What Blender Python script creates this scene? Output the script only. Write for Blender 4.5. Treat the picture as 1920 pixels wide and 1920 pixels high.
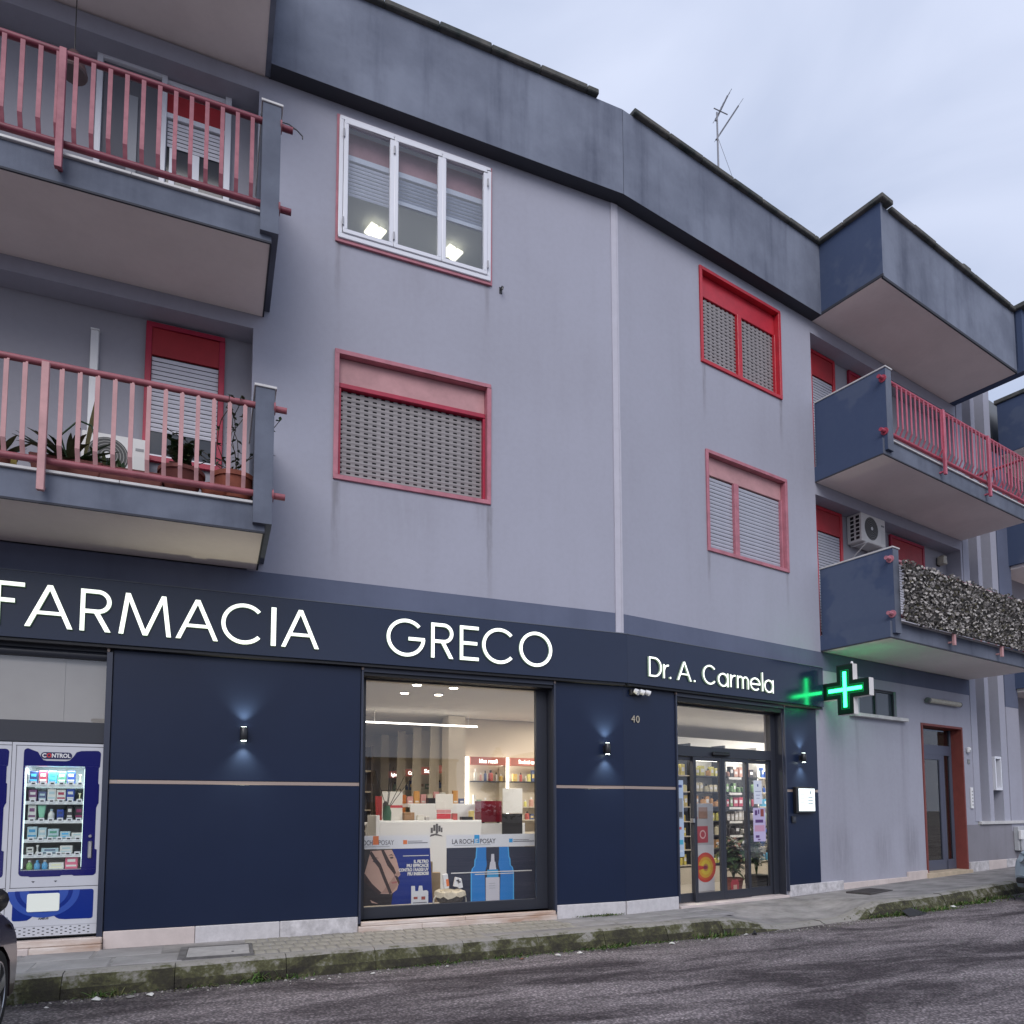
import bpy, bmesh, math, random
from mathutils import Vector, Matrix
random.seed(7)
PI = math.pi
S = bpy.context.scene
for o in list(bpy.data.objects):
    bpy.data.objects.remove(o)
C = S.collection

# ------------------------------------------------------------------ camera
cam_d = bpy.data.cameras.new('camera')
cam = bpy.data.objects.new('camera', cam_d)
C.objects.link(cam)
RV, UV, FV = Vector((0.92436, -0.38151, -0.00215)), Vector((-0.02624, -0.06919, 0.99726)), Vector((0.38061, 0.92177, 0.07397))
m = Matrix(((RV.x, UV.x, -FV.x, 0), (RV.y, UV.y, -FV.y, -8.6), (RV.z, UV.z, -FV.z, 1.4), (0, 0, 0, 1)))
cam.matrix_world = m
cam_d.sensor_width = 36
cam_d.lens = 1360 / 1920 * 36
cam_d.shift_y = 457 / 1920
cam_d.clip_end = 2000
cam_d.clip_start = 0.05
S.camera = cam
S.render.resolution_x = S.render.resolution_y = 1024

# ------------------------------------------------------------------ world: even overcast dusk sky
W = bpy.data.worlds.new('World')
S.world = W
W.use_nodes = True
wn, wl = W.node_tree.nodes, W.node_tree.links
wn.clear()
SUN_EL, SUN_AZ = math.radians(38), math.radians(205)      # azimuth clockwise from +y
sky = wn.new('ShaderNodeTexSky')
sky.sky_type = 'NISHITA'
sky.sun_disc = False
sky.sun_elevation = SUN_EL
sky.sun_rotation = SUN_AZ
tc = wn.new('ShaderNodeTexCoord')
mp = wn.new('ShaderNodeMapping')
mp.inputs['Scale'].default_value = (1.0, 1.0, 2.2)
mp.inputs['Rotation'].default_value = (0.3, 0.5, 0.4)
nz = wn.new('ShaderNodeTexNoise')
nz.inputs['Scale'].default_value = 2.6
nz.inputs['Detail'].default_value = 7
nz.inputs['Roughness'].default_value = 0.42
nz.inputs['Distortion'].default_value = 0.5
rmp = wn.new('ShaderNodeValToRGB')
rmp.color_ramp.elements[0].position = 0.34
rmp.color_ramp.elements[0].color = (4.1, 4.75, 6.4, 1)
rmp.color_ramp.elements[1].position = 0.66
rmp.color_ramp.elements[1].color = (6.4, 6.95, 8.6, 1)
mx = wn.new('ShaderNodeMixRGB')
mx.inputs[0].default_value = 0.93
bg = wn.new('ShaderNodeBackground')
bg.inputs[1].default_value = 0.105
wo = wn.new('ShaderNodeOutputWorld')
wl.new(tc.outputs['Generated'], mp.inputs['Vector'])
wl.new(mp.outputs[0], nz.inputs['Vector'])
wl.new(nz.outputs['Fac'], rmp.inputs[0])
wl.new(sky.outputs[0], mx.inputs[1])
wl.new(rmp.outputs[0], mx.inputs[2])
wl.new(mx.outputs[0], bg.inputs[0])
wl.new(bg.outputs[0], wo.inputs[0])

sun_d = bpy.data.lights.new('sun', 'SUN')
sun_d.energy = 1.5
sun_d.angle = math.radians(40)
sun_d.color = (1.0, 0.95, 0.93)
sun = bpy.data.objects.new('sun', sun_d)
C.objects.link(sun)
sd = Vector((math.sin(SUN_AZ) * math.cos(SUN_EL), math.cos(SUN_AZ) * math.cos(SUN_EL), math.sin(SUN_EL)))
sun.rotation_euler = sd.to_track_quat('Z', 'Y').to_euler()

S.view_settings.view_transform = 'Standard'
S.view_settings.look = 'None'
S.view_settings.gamma = 1
S.view_settings.use_curve_mapping = False
S.view_settings.exposure = 0.25
S.render.engine = 'CYCLES'
S.cycles.max_bounces = 5
S.cycles.diffuse_bounces = 3
S.cycles.glossy_bounces = 3
S.cycles.transparent_max_bounces = 12
S.cycles.sample_clamp_indirect = 4

# ------------------------------------------------------------------ helpers
KX, KA = 5.195, 0.1866                 # where the facade bends and by how much
FB = (KX, 0.0, KA)                     # frame of the right-hand facade: local x along it, -y outwards
def fb(s, y, z):
    return Vector((KX + s * math.cos(KA) - y * math.sin(KA), s * math.sin(KA) + y * math.cos(KA), z))

class MB:
    def __init__(self):
        self.v, self.f, self.m = [], [], []
    def add(self, vs, fs, mi=0):
        b = len(self.v)
        self.v += [tuple(p) for p in vs]
        for f in fs:
            self.f.append([b + i for i in f]); self.m.append(mi)
        return self
    def box(self, x0, x1, y0, y1, z0, z1, mi=0):
        v = [(x0,y0,z0),(x1,y0,z0),(x1,y1,z0),(x0,y1,z0),(x0,y0,z1),(x1,y0,z1),(x1,y1,z1),(x0,y1,z1)]
        return self.add(v, [(0,1,5,4),(1,2,6,5),(2,3,7,6),(3,0,4,7),(4,5,6,7),(3,2,1,0)], mi)
    def quad(self, a, b, c, d, mi=0):
        return self.add([a,b,c,d], [(0,1,2,3)], mi)
    def poly(self, pts, mi=0):
        return self.add(pts, [tuple(range(len(pts)))], mi)
    def prism(self, pts, y0, y1, mi=0):        # pts (x,z) counter-clockwise seen from -y
        n = len(pts)
        v = [(p[0], y0, p[1]) for p in pts] + [(p[0], y1, p[1]) for p in pts]
        f = [tuple(range(n)), tuple(range(2*n-1, n-1, -1))] + [((i+1) % n, i, n+i, n+(i+1) % n) for i in range(n)]
        return self.add(v, f, mi)
    def tube(self, p0, p1, r0, r1=None, n=10, mi=0, caps=True):
        r1 = r0 if r1 is None else r1
        p0, p1 = Vector(p0), Vector(p1)
        d = (p1 - p0).normalized()
        a = d.orthogonal().normalized(); b = d.cross(a)
        v = []
        for p, r in ((p0, r0), (p1, r1)):
            for i in range(n):
                t = 2*PI*i/n
                v.append(p + a*(r*math.cos(t)) + b*(r*math.sin(t)))
        f = [(i, (i+1) % n, n+(i+1) % n, n+i) for i in range(n)]
        if caps: f += [tuple(range(n-1, -1, -1)), tuple(range(n, 2*n))]
        return self.add(v, f, mi)
    def path(self, pts, r, n=6, mi=0):
        for a, b in zip(pts[:-1], pts[1:]): self.tube(a, b, r, r, n, mi)
        return self
    def lathe(self, prof, c=(0,0,0), n=20, mi=0, axis='z', caps=True):
        v = []
        for r, h in prof:
            for i in range(n):
                t = 2*PI*i/n
                x, y, z = r*math.cos(t), r*math.sin(t), h
                if axis == 'y': x, y, z = x, h, -y
                if axis == 'x': x, y, z = h, x, y
                v.append((c[0]+x, c[1]+y, c[2]+z))
        f = []
        for k in range(len(prof)-1):
            for i in range(n):
                f.append((k*n+i, k*n+(i+1) % n, (k+1)*n+(i+1) % n, (k+1)*n+i))
        if caps:
            f.append(tuple(range(n-1, -1, -1))); f.append(tuple(range((len(prof)-1)*n, len(prof)*n)))
        return self.add(v, f, mi)
    def mesh(self, name, mats, bevel=0, smooth=False, seg=1):
        me = bpy.data.meshes.new(name)
        me.from_pydata(self.v, [], self.f)
        for mt in (mats if isinstance(mats, (list, tuple)) else [mats]): me.materials.append(mt)
        me.polygons.foreach_set('material_index', self.m)
        if bevel:
            bm = bmesh.new(); bm.from_mesh(me)
            bmesh.ops.remove_doubles(bm, verts=bm.verts, dist=1e-5)
            ed = [e for e in bm.edges if len(e.link_faces) == 2 and e.calc_face_angle(0) > 0.5]
            bmesh.ops.bevel(bm, geom=ed, offset=bevel, segments=seg, affect='EDGES', clamp_overlap=True)
            bm.to_mesh(me); bm.free()
        if smooth:
            me.shade_smooth(); me.set_sharp_from_angle(angle=math.radians(40))
        me.update()
        return me

def link(name, me, parent=None, frame=None, loc=None, rotz=None):
    o = bpy.data.objects.new(name, me); C.objects.link(o)
    if parent: o.parent = parent
    if frame:
        o.location = (frame[0], frame[1], 0); o.rotation_euler = (0, 0, frame[2])
    if loc is not None: o.location = loc
    if rotz is not None: o.rotation_euler = (0, 0, rotz)
    return o
def obj(name, mb, mats, parent=None, frame=None, loc=None, rotz=None, bevel=0, smooth=False, seg=1):
    return link(name, mb.mesh(name, mats, bevel, smooth, seg), parent, frame, loc, rotz)
def tag(o, label, cat, group=None, kind=None):
    if label: o['label'] = label
    if cat: o['category'] = cat
    if group: o['group'] = group
    if kind: o['kind'] = kind
    return o
def thing(name, label, cat, loc=(0,0,0), rotz=0.0, group=None):
    o = bpy.data.objects.new(name, None); C.objects.link(o)
    o.empty_display_size = 0.2
    o.location = loc; o.rotation_euler = (0,0,rotz)
    return tag(o, label, cat, group)
def bx(*a): return MB().box(*a)
def arc(cx, cz, r, a0, a1, n=14, rz=None):
    rz = r if rz is None else rz
    return [(cx + r*math.cos(math.radians(a0+(a1-a0)*i/n)), cz + rz*math.sin(math.radians(a0+(a1-a0)*i/n))) for i in range(n+1)]
def rrect(x0, x1, z0, z1, r, n=5):
    p = []
    for cx, cz, a in ((x1-r, z0+r, -90), (x1-r, z1-r, 0), (x0+r, z1-r, 90), (x0+r, z0+r, 180)):
        p += arc(cx, cz, r, a, a+90, n)
    return p

# ------------------------------------------------------------------ materials
MATS = {}
def nodes_of(mt):
    mt.use_nodes = True
    return mt.node_tree.nodes, mt.node_tree.links
def pm(name, col, rough=0.6, metal=0.0, var=0.0, scale=6.0, bump=0.0, bscale=60.0, coat=0.0, emis=None, estr=0.0, spec=0.5, stretch=None, var2=None):
    if name in MATS: return MATS[name]
    mt = bpy.data.materials.new(name); N, L = nodes_of(mt)
    p = N['Principled BSDF']
    p.inputs['Base Color'].default_value = (*col, 1)
    p.inputs['Roughness'].default_value = rough
    p.inputs['Metallic'].default_value = metal
    p.inputs['Coat Weight'].default_value = coat
    p.inputs['Coat Roughness'].default_value = 0.08
    p.inputs['Specular IOR Level'].default_value = spec
    if emis:
        p.inputs['Emission Color'].default_value = (*emis, 1); p.inputs['Emission Strength'].default_value = estr; mt.cycles.emission_sampling = 'NONE'
    if var or bump:
        t = N.new('ShaderNodeTexCoord')
        vec = t.outputs['Object']
        if stretch:
            mpn = N.new('ShaderNodeMapping'); mpn.inputs['Scale'].default_value = stretch
            L.new(vec, mpn.inputs['Vector']); vec = mpn.outputs[0]
    if var:
        n1 = N.new('ShaderNodeTexNoise'); n1.inputs['Scale'].default_value = scale; n1.inputs['Detail'].default_value = 8; n1.inputs['Roughness'].default_value = 0.65
        L.new(vec, n1.inputs['Vector'])
        r = N.new('ShaderNodeValToRGB')
        c2 = var2 or tuple(c*(1-var) for c in col)
        r.color_ramp.elements[0].position = 0.32; r.color_ramp.elements[0].color = (*c2, 1)
        r.color_ramp.elements[1].position = 0.68; r.color_ramp.elements[1].color = (*[min(1, c*(1+var*0.6)) for c in col], 1)
        L.new(n1.outputs['Fac'], r.inputs[0]); L.new(r.outputs[0], p.inputs['Base Color'])
    if bump:
        n2 = N.new('ShaderNodeTexNoise'); n2.inputs['Scale'].default_value = bscale; n2.inputs['Detail'].default_value = 5
        L.new(t.outputs['Object'], n2.inputs['Vector'])
        b = N.new('ShaderNodeBump'); b.inputs['Strength'].default_value = bump; b.inputs['Distance'].default_value = 0.01
        L.new(n2.outputs['Fac'], b.inputs['Height']); L.new(b.outputs[0], p.inputs['Normal'])
    MATS[name] = mt
    return mt
def em(name, col, strength, big=False):
    if name in MATS: return MATS[name]
    mt = bpy.data.materials.new(name); N, L = nodes_of(mt)
    p = N['Principled BSDF']
    p.inputs['Base Color'].default_value = (*[min(.9, c) for c in col], 1)
    p.inputs['Emission Color'].default_value = (*col, 1); p.inputs['Emission Strength'].default_value = strength
    if not big: mt.cycles.emission_sampling = 'NONE'      # small glowing faces: their lamps carry the light
    MATS[name] = mt
    return mt
def glass(name, tint=(1,1,1), refl=1.0, ior=1.5, rough=0.0):
    if name in MATS: return MATS[name]
    mt = bpy.data.materials.new(name); N, L = nodes_of(mt)
    N.remove(N['Principled BSDF'])
    tr = N.new('ShaderNodeBsdfTransparent'); tr.inputs[0].default_value = (*tint, 1)
    gl = N.new('ShaderNodeBsdfGlossy'); gl.inputs['Roughness'].default_value = rough; gl.inputs[0].default_value = (refl, refl, refl, 1)
    fr = N.new('ShaderNodeFresnel'); fr.inputs[0].default_value = ior
    mxs = N.new('ShaderNodeMixShader')
    ge = N.new('ShaderNodeNewGeometry'); iv = N.new('ShaderNodeMath'); iv.operation = 'SUBTRACT'; iv.inputs[0].default_value = 1; L.new(ge.outputs['Backfacing'], iv.inputs[1])
    mu = N.new('ShaderNodeMath'); mu.operation = 'MULTIPLY'; L.new(fr.outputs[0], mu.inputs[0]); L.new(iv.outputs[0], mu.inputs[1])
    L.new(mu.outputs[0], mxs.inputs[0]); L.new(tr.outputs[0], mxs.inputs[1]); L.new(gl.outputs[0], mxs.inputs[2])
    L.new(mxs.outputs[0], N['Material Output'].inputs[0])
    MATS[name] = mt
    return mt

def wall_paint(name, col, dirt, streaks=(), patch=None, big=0.35, mott=.13, streak_amt=0.28, sharp=False):
    """painted render: broad mottling, rain streaks, fine grain; streaks = (x, half width, z top, length) run-off stains"""
    mt = bpy.data.materials.new(name); N, L = nodes_of(mt)
    p = N['Principled BSDF']; p.inputs['Roughness'].default_value = 0.85; p.inputs['Specular IOR Level'].default_value = 0.25
    t = N.new('ShaderNodeTexCoord')
    def noise(scale, detail=6, st=None, rough=.6):
        n = N.new('ShaderNodeTexNoise'); n.inputs['Scale'].default_value = scale; n.inputs['Detail'].default_value = detail; n.inputs['Roughness'].default_value = rough
        v = t.outputs['Object']
        if st:
            mpn = N.new('ShaderNodeMapping'); mpn.inputs['Scale'].default_value = st
            L.new(v, mpn.inputs['Vector']); v = mpn.outputs[0]
        L.new(v, n.inputs['Vector'])
        return n.outputs['Fac']
    def math_(op, a, b=None, clamp=False):
        n = N.new('ShaderNodeMath'); n.operation = op; n.use_clamp = clamp
        for i, x in enumerate((a, b)):
            if x is None: continue
            if isinstance(x, (int, float)): n.inputs[i].default_value = x
            else: L.new(x, n.inputs[i])
        return n.outputs[0]
    def mapr(x, a, b, c, d):
        n = N.new('ShaderNodeMapRange'); n.clamp = True
        n.interpolation_type = 'SMOOTHSTEP'
        L.new(x, n.inputs[0])
        for i, q in enumerate((a, b, c, d)): n.inputs[1+i].default_value = q
        return n.outputs[0]
    f = mapr(noise(big, 5), .50, .54, 0, mott) if sharp else mapr(noise(big, 5), .3, .7, 0, mott)
    f2 = mapr(noise(1.0, 6, (2.6, 2.6, .22)), .45, .75, 0, mott*streak_amt*2)
    f3 = mapr(noise(14, 4), .35, .7, 0, .05)
    tot = math_('ADD', math_('ADD', f, f2), f3)
    if streaks:
        sep = N.new('ShaderNodeSeparateXYZ'); L.new(t.outputs['Object'], sep.inputs[0])
        wob = math_('MULTIPLY', math_('SUBTRACT', noise(9, 3, (1, 1, .25)), .5), .06)
        xw = math_('ADD', sep.outputs[0], wob)
        brk = mapr(noise(5, 4, (3, 3, .4)), .3, .6, .25, 1)
        for (xc, hw, zt, ln, amt) in streaks:
            dx = math_('ABSOLUTE', math_('SUBTRACT', xw, xc))
            a = mapr(dx, hw*.2, hw, 1, 0)
            b = mapr(sep.outputs[2], zt-ln, zt-.02, 0, 1)
            c = mapr(sep.outputs[2], zt-.001-(.5 if hw > .28 else 0), zt+(.4 if hw > .28 else .001), 1, 0)
            tot = math_('ADD', tot, math_('MULTIPLY', math_('MULTIPLY', math_('MULTIPLY', a, b), c), math_('MULTIPLY', brk, amt)))
    mxn = N.new('ShaderNodeMixRGB'); L.new(math_('MINIMUM', tot, .95), mxn.inputs[0])
    mxn.inputs[1].default_value = (*col, 1); mxn.inputs[2].default_value = (*dirt, 1)
    L.new(mxn.outputs[0], p.inputs['Base Color'])
    b = N.new('ShaderNodeBump'); b.inputs['Strength'].default_value = .25; b.inputs['Distance'].default_value = .006
    L.new(noise(90, 5), b.inputs['Height']); L.new(b.outputs[0], p.inputs['Normal'])
    MATS[name] = mt
    return mt

LIL = (.392, .398, .468)
M_wall_a = wall_paint('render_lilac_left', LIL, (.16, .15, .155), [(1.27,.07,5.33,1.3,.5),(3.24,.06,5.33,1.6,.6),(3.1,.12,5.33,.5,.2),(1.25,.05,8.37,1.0,.35),(3.2,.05,8.37,.9,.3),(2.2,.5,5.33,.9,.16),(2.3,.6,8.37,.8,.12)])
M_wall_b = wall_paint('render_lilac_right', LIL, (.16, .15, .155), [(1.8,.06,8.38,1.1,.5),(3.7,.06,8.38,1.0,.5),(1.82,.05,5.35,.9,.4),(3.74,.05,5.35,.9,.35)])
M_wall_g = wall_paint('render_lilac_ground', (.385, .388, .455), (.15, .145, .16), [(5.0,.5,1.0,1.2,.3),(6.3,.4,.9,1.1,.4),(7.3,.35,1.0,1.2,.45),(9.3,.3,1.0,1.1,.35),(5.6,.08,3.05,2.2,.22),(7.1,.08,3.05,1.9,.2)], mott=.22)
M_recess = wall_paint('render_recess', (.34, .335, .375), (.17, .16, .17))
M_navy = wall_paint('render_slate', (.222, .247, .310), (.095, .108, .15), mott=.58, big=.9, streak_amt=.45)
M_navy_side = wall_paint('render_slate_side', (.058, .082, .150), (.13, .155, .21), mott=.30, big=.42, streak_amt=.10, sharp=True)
M_band = wall_paint('render_slate_band', (.135, .155, .225), (.085, .10, .15), mott=.4, big=.8)
M_slabface = wall_paint('render_slab_edge', (.165, .185, .235), (.075, .085, .115), mott=.6, big=1.2)
M_soffit = wall_paint('render_soffit', (.86, .77, .73), (.55, .48, .46), mott=.25, big=1.0, streak_amt=0)
M_drip = pm('drip_edge_dark', (.035, .038, .05), .8)
M_white_stone = pm('white_marble', (.58, .57, .56), .55, var=.18, scale=4, bump=.15, bscale=30)
M_plinth = pm('pitted_limestone', (.55, .53, .54), .8, var=.35, scale=9, bump=.6, bscale=22)
M_plinth2 = pm('smooth_limestone', (.56, .54, .55), .8, var=.12, scale=14, bump=.2, bscale=70)
M_plinth_pink = pm('pink_limestone', (.60, .52, .49), .75, var=.14, scale=3, bump=.15, bscale=40)
M_step = pm('rust_stained_marble', (.60, .55, .51), .6, var=.3, scale=2.2, var2=(.40, .27, .20), stretch=(.6, 2.5, 3))
M_coping = pm('mossy_coping', (.115, .105, .095), .95, var=.55, scale=3, var2=(.03, .042, .04), bump=.8, bscale=18)
M_panel = pm('navy_cladding', (.0100, .0180, .047), .34, var=.10, scale=.7, bump=.02, bscale=300, spec=.33)
M_fascia = pm('navy_fascia', (.0115, .020, .05), .16, var=.08, scale=.6, spec=.5)
M_profile = pm('navy_profile', (.035, .042, .068), .35, spec=.5)
M_trim = pm('brushed_bronze_trim', (.42, .33, .28), .4, metal=.35)
M_lip = pm('fascia_lip', (.11, .125, .16), .4)
M_dframe = pm('anthracite_frame', (.026, .029, .040), .42)
M_dark = pm('near_black_housing', (.008, .009, .013), .6)  # near-black colour for roller boxes, sign tray and lifting hole
M_red = pm('red_paint', (.50, .022, .038), .38, var=.15, scale=5)
M_red_dark = pm('deep_red_paint', (.40, .016, .05), .45, var=.2, scale=7)
M_red_in = pm('red_box_paint', (.36, .018, .026), .5, var=.12, scale=5)
M_pink = pm('faded_pink_paint', (.50, .27, .275), .65, var=.16, scale=4)
M_pink_edge = pm('faded_rose_paint', (.46, .17, .21), .6, var=.2, scale=6)
M_rail = pm('worn_rose_rail', (.30, .085, .105), .55, var=.25, scale=6)
M_rail_up = pm('worn_crimson_rail', (.185, .030, .052), .5, var=.25, scale=6)
M_bal = pm('faded_rose_bars', (.53, .285, .285), .6, var=.22, scale=4)
M_bal_up = pm('worn_crimson_bars', (.31, .10, .125), .55, var=.35, scale=5, var2=(.21, .045, .07))
M_bal_r = pm('bright_crimson_bars', (.47, .10, .15), .5, var=.3, scale=5)
M_rail_r = pm('bright_crimson_rail', (.40, .05, .085), .5, var=.25, scale=5)
M_slat = pm('grey_shutter_slat', (.27, .25, .25), .55, var=.1, scale=3)
M_slat_w = pm('white_shutter_slat', (.62, .61, .66), .5, var=.08, scale=3)
M_slat_b = pm('bluish_shutter_slat', (.40, .41, .47), .5, var=.08, scale=3)
M_void = pm('dark_room', (.02, .02, .025), .9)
M_alu = pm('white_aluminium', (.74, .75, .80), .35)
M_black = pm('black_plastic', (.012, .012, .014), .4)
M_blackm = pm('black_metal', (.018, .019, .022), .35, spec=.6)
M_white = pm('white_plastic', (.74, .74, .74), .4)
M_ivory = pm('old_ivory_plastic', (.50, .47, .38), .5, var=.2, scale=9)
M_terra = pm('terracotta', (.30, .085, .05), .75, var=.25, scale=8)
M_terra_d = pm('dark_terracotta', (.17, .05, .04), .75, var=.25, scale=8)
M_soil = pm('soil', (.03, .022, .016), .95)
G_shop = glass('shop_glass', (.97, .97, .96), ior=1.8)
G_house = glass('house_glass', (.86,.88,.9), ior=1.7)
G_dark = glass('door_glass', (.35, .37, .4), ior=1.6)

# ------------------------------------------------------------------ ground, road, pavement
def gz(x): return .018 * max(0.0, min(x, 24) - 8.6)
ROAD = -.20
KP = [(-60,-4.2),(-12,-1.75),(-1.5,-1.28),(2.1,-1.13),(4.8,-.99),(7.2,-.86),(8.6,-.64),(10.3,-.48),(13,.06),(18,1.05),(60,9.5)]
def lerp_pts(P, x):
    for (a, b), (c, d) in zip(P[:-1], P[1:]):
        if x <= c: return b + (d-b)*(x-a)/(c-a)
    return P[-1][1]
def ky(x): return lerp_pts(KP, x)
def wy(x): return 0.0 if x < KX else (x-KX)*math.tan(KA)
def sst(a, b, x):
    t = max(0, min(1, (x-a)/(b-a))); return t*t*(3-2*t)
def dip(x): return sst(6.1, 7.2, x) * (1 - sst(8.35, 9.3, x))
def pz(x, t): return gz(x) - .165*dip(x)*sst(.25, 1, t)

def asphalt():
    mt = bpy.data.materials.new('worn_asphalt'); N, L = nodes_of(mt); p = N['Principled BSDF']
    p.inputs['Roughness'].default_value = .9; p.inputs['Specular IOR Level'].default_value = .3
    t = N.new('ShaderNodeTexCoord')
    def noise(scale, detail, st=None, dist=0):
        n = N.new('ShaderNodeTexNoise'); n.inputs['Scale'].default_value = scale; n.inputs['Detail'].default_value = detail; n.inputs['Roughness'].default_value = .65; n.inputs['Distortion'].default_value = dist
        v = t.outputs['Object']
        if st:
            q = N.new('ShaderNodeMapping'); q.inputs['Scale'].default_value = st; q.inputs['Rotation'].default_value = (0, 0, -.1); L.new(v, q.inputs[0]); v = q.outputs[0]
        L.new(v, n.inputs['Vector']); return n.outputs['Fac']
    def ramp(x, a, b, c0, c1):
        r = N.new('ShaderNodeValToRGB'); L.new(x, r.inputs[0])
        r.color_ramp.elements[0].position = a; r.color_ramp.elements[0].color = c0
        r.color_ramp.elements[1].position = b; r.color_ramp.elements[1].color = c1
        return r.outputs[0]
    def mix(kind, f, a, b):
        n = N.new('ShaderNodeMixRGB'); n.blend_type = kind
        for i, x in enumerate((f, a, b)):
            if isinstance(x, (int, float)): n.inputs[i].default_value = x
            elif isinstance(x, tuple): n.inputs[i].default_value = x
            else: L.new(x, n.inputs[i])
        return n.outputs[0]
    base = ramp(noise(.8, 6, (.55, 1.9, 1), .8), .40, .60, (.080, .066, .072, 1), (.31, .272, .278, 1))
    vor = N.new('ShaderNodeTexVoronoi'); vor.inputs['Scale'].default_value = 34; L.new(t.outputs['Object'], vor.inputs['Vector'])
    gr = ramp(noise(60, 4), .36, .66, (.40, .40, .40, 1), (1.8, 1.8, 1.8, 1))
    agg = ramp(vor.outputs['Distance'], .0, .6, (1.7, 1.66, 1.66, 1), (.42, .42, .43, 1))
    c = mix('MULTIPLY', .75, base, gr); c = mix('MULTIPLY', .8, c, agg)
    crk = ramp(noise(7, 8, None, 1.2), .47, .52, (1, 1, 1, 1), (.80, .80, .80, 1))
    c = mix('MULTIPLY', .6, c, crk)
    L.new(c, p.inputs['Base Color'])
    b = N.new('ShaderNodeBump'); b.inputs['Strength'].default_value = .9; b.inputs['Distance'].default_value = .012
    L.new(vor.outputs['Distance'], b.inputs['Height']); b.invert = True
    L.new(b.outputs[0], p.inputs['Normal'])
    return mt
M_asphalt = asphalt()
M_pave = pm('worn_paving', (.255, .242, .238), .9, var=.45, scale=2.6, bump=.5, bscale=28, stretch=(.7, 1.6, 1))
M_sett = pm('sett_stone', (.275, .258, .225), .88, var=.3, scale=5, bump=.35, bscale=45)
M_joint = pm('dark_joint', (.085, .08, .07), .95, var=.4, scale=9)
M_cement = pm('cement_patch', (.27, .258, .258), .9, var=.25, scale=3, bump=.3, bscale=50)

gm = MB()
xs = [-400,-60,-20,0,8.6,12,16,20,24,60,400]
for x0, x1 in zip(xs[:-1], xs[1:]):
    gm.quad((x0,-400,ROAD-.02+gz(x0)),(x1,-400,ROAD-.02+gz(x1)),(x1,400,ROAD-.02+gz(x1)),(x0,400,ROAD-.02+gz(x0)))
tag(obj('ground', gm, pm('far_ground', (.13,.12,.12), .95, var=.3, scale=.2)), None, None, kind='structure')
rm = MB()
xs = [-60,-20,-8,-2,2,6,8.6,11,14,18,24,60]
for x0, x1 in zip(xs[:-1], xs[1:]):
    rm.quad((x0,-15,ROAD+gz(x0)),(x1,-15,ROAD+gz(x1)),(x1,ky(x1)+.4,ROAD+gz(x1)),(x0,ky(x0)+.4,ROAD+gz(x0)))
tag(obj('road', rm, M_asphalt), None, None, kind='structure')

# pavement sheet (bed) with the dropped kerb
pvm = MB(); NT = 10
px = [-40,-20,-12,-8,-5] + [-3+.25*i for i in range(66)] + [14,15,16,18,20,24,30,40]
rows = []
for x in px:
    y0, y1 = wy(x)+.25, ky(x)+.13
    rows.append([(x, y0+(y1-y0)*k/NT, pz(x, k/NT)-.012) for k in range(NT+1)])
for a, b in zip(rows[:-1], rows[1:]):
    for k in range(NT): pvm.quad(a[k+1], b[k+1], b[k], a[k])
pavement = tag(obj('pavement', pvm, M_pave, smooth=True), None, None, kind='structure')
def on_pave(x, y):
    t = (y-(wy(x)+.25))/((ky(x)+.13)-(wy(x)+.25)); return pz(x, t)
# narrow setts between the vending machines and the entrance; a worn strip of larger flags beyond
def sett_mesh(w, d, h, seed):
    r = random.Random(seed); j = lambda: r.uniform(-.006, .006)
    b = MB(); top = [(-w/2+j(),-d/2+j()),(w/2+j(),-d/2+j()),(w/2+j(),d/2+j()),(-w/2+j(),d/2+j())]
    v = [(x,y,-h) for x,y in top] + [(x*.95,y*.97,0) for x,y in top]
    b.add(v, [(0,1,5,4),(1,2,6,5),(2,3,7,6),(3,0,4,7),(4,5,6,7)])
    return b.mesh('sett', M_sett, bevel=.006)
setts = [sett_mesh(.108, .215, .03, i) for i in range(5)]
xx = .42
while xx < 4.05:
    for k in range(5):
        y = -.17 - .222*k + random.uniform(-.006, .006)
        if y - .12 < ky(xx)+.14: continue
        o = link('sett', random.choice(setts), pavement, loc=(xx+(.057 if k % 2 else 0), y, on_pave(xx, y)-.004+random.uniform(-.003,.003)))
        o.rotation_euler = (random.uniform(-.02,.02), random.uniform(-.03,.03), random.uniform(-.03,.03)+.03)
    xx += .1165
def flag_mesh(w, d, seed):
    r = random.Random(seed); b = MB()
    v = [(-w/2,-d/2,-.03),(w/2,-d/2,-.03),(w/2,d/2,-.03),(-w/2,d/2,-.03)]
    v += [(x*.985,y*.985,r.uniform(-.003,.003)) for x,y,z in v]
    return b.add(v, [(0,1,5,4),(1,2,6,5),(2,3,7,6),(3,0,4,7),(4,5,6,7)]).mesh('flagstone', M_cement, bevel=.008)
flags = [flag_mesh(.485, .30, i) for i in range(4)]
xx = 4.3
while xx < 6.4:
    for k in range(3):
        y = wy(xx) - .22 - .31*k
        if y-.16 < ky(xx)+.16: continue
        o = link('flagstone', random.choice(flags), pavement, loc=(xx+.12*(k % 2), y, on_pave(xx, y)-.006))
        o.rotation_euler = (random.uniform(-.01,.01), random.uniform(-.01,.01), .06 if xx < KX else .15)
    xx += .5
xx = -3.2
while xx < -.1:
    for k in range(2):
        y = -.32 - .46*k
        o = link('flagstone', flags[(k+int(xx*7)) % 4], pavement, loc=(xx+.2*(k % 2), y, on_pave(xx, y)-.007))
        o.scale = (1.25, 1.45, 1)
    xx += .62

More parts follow.
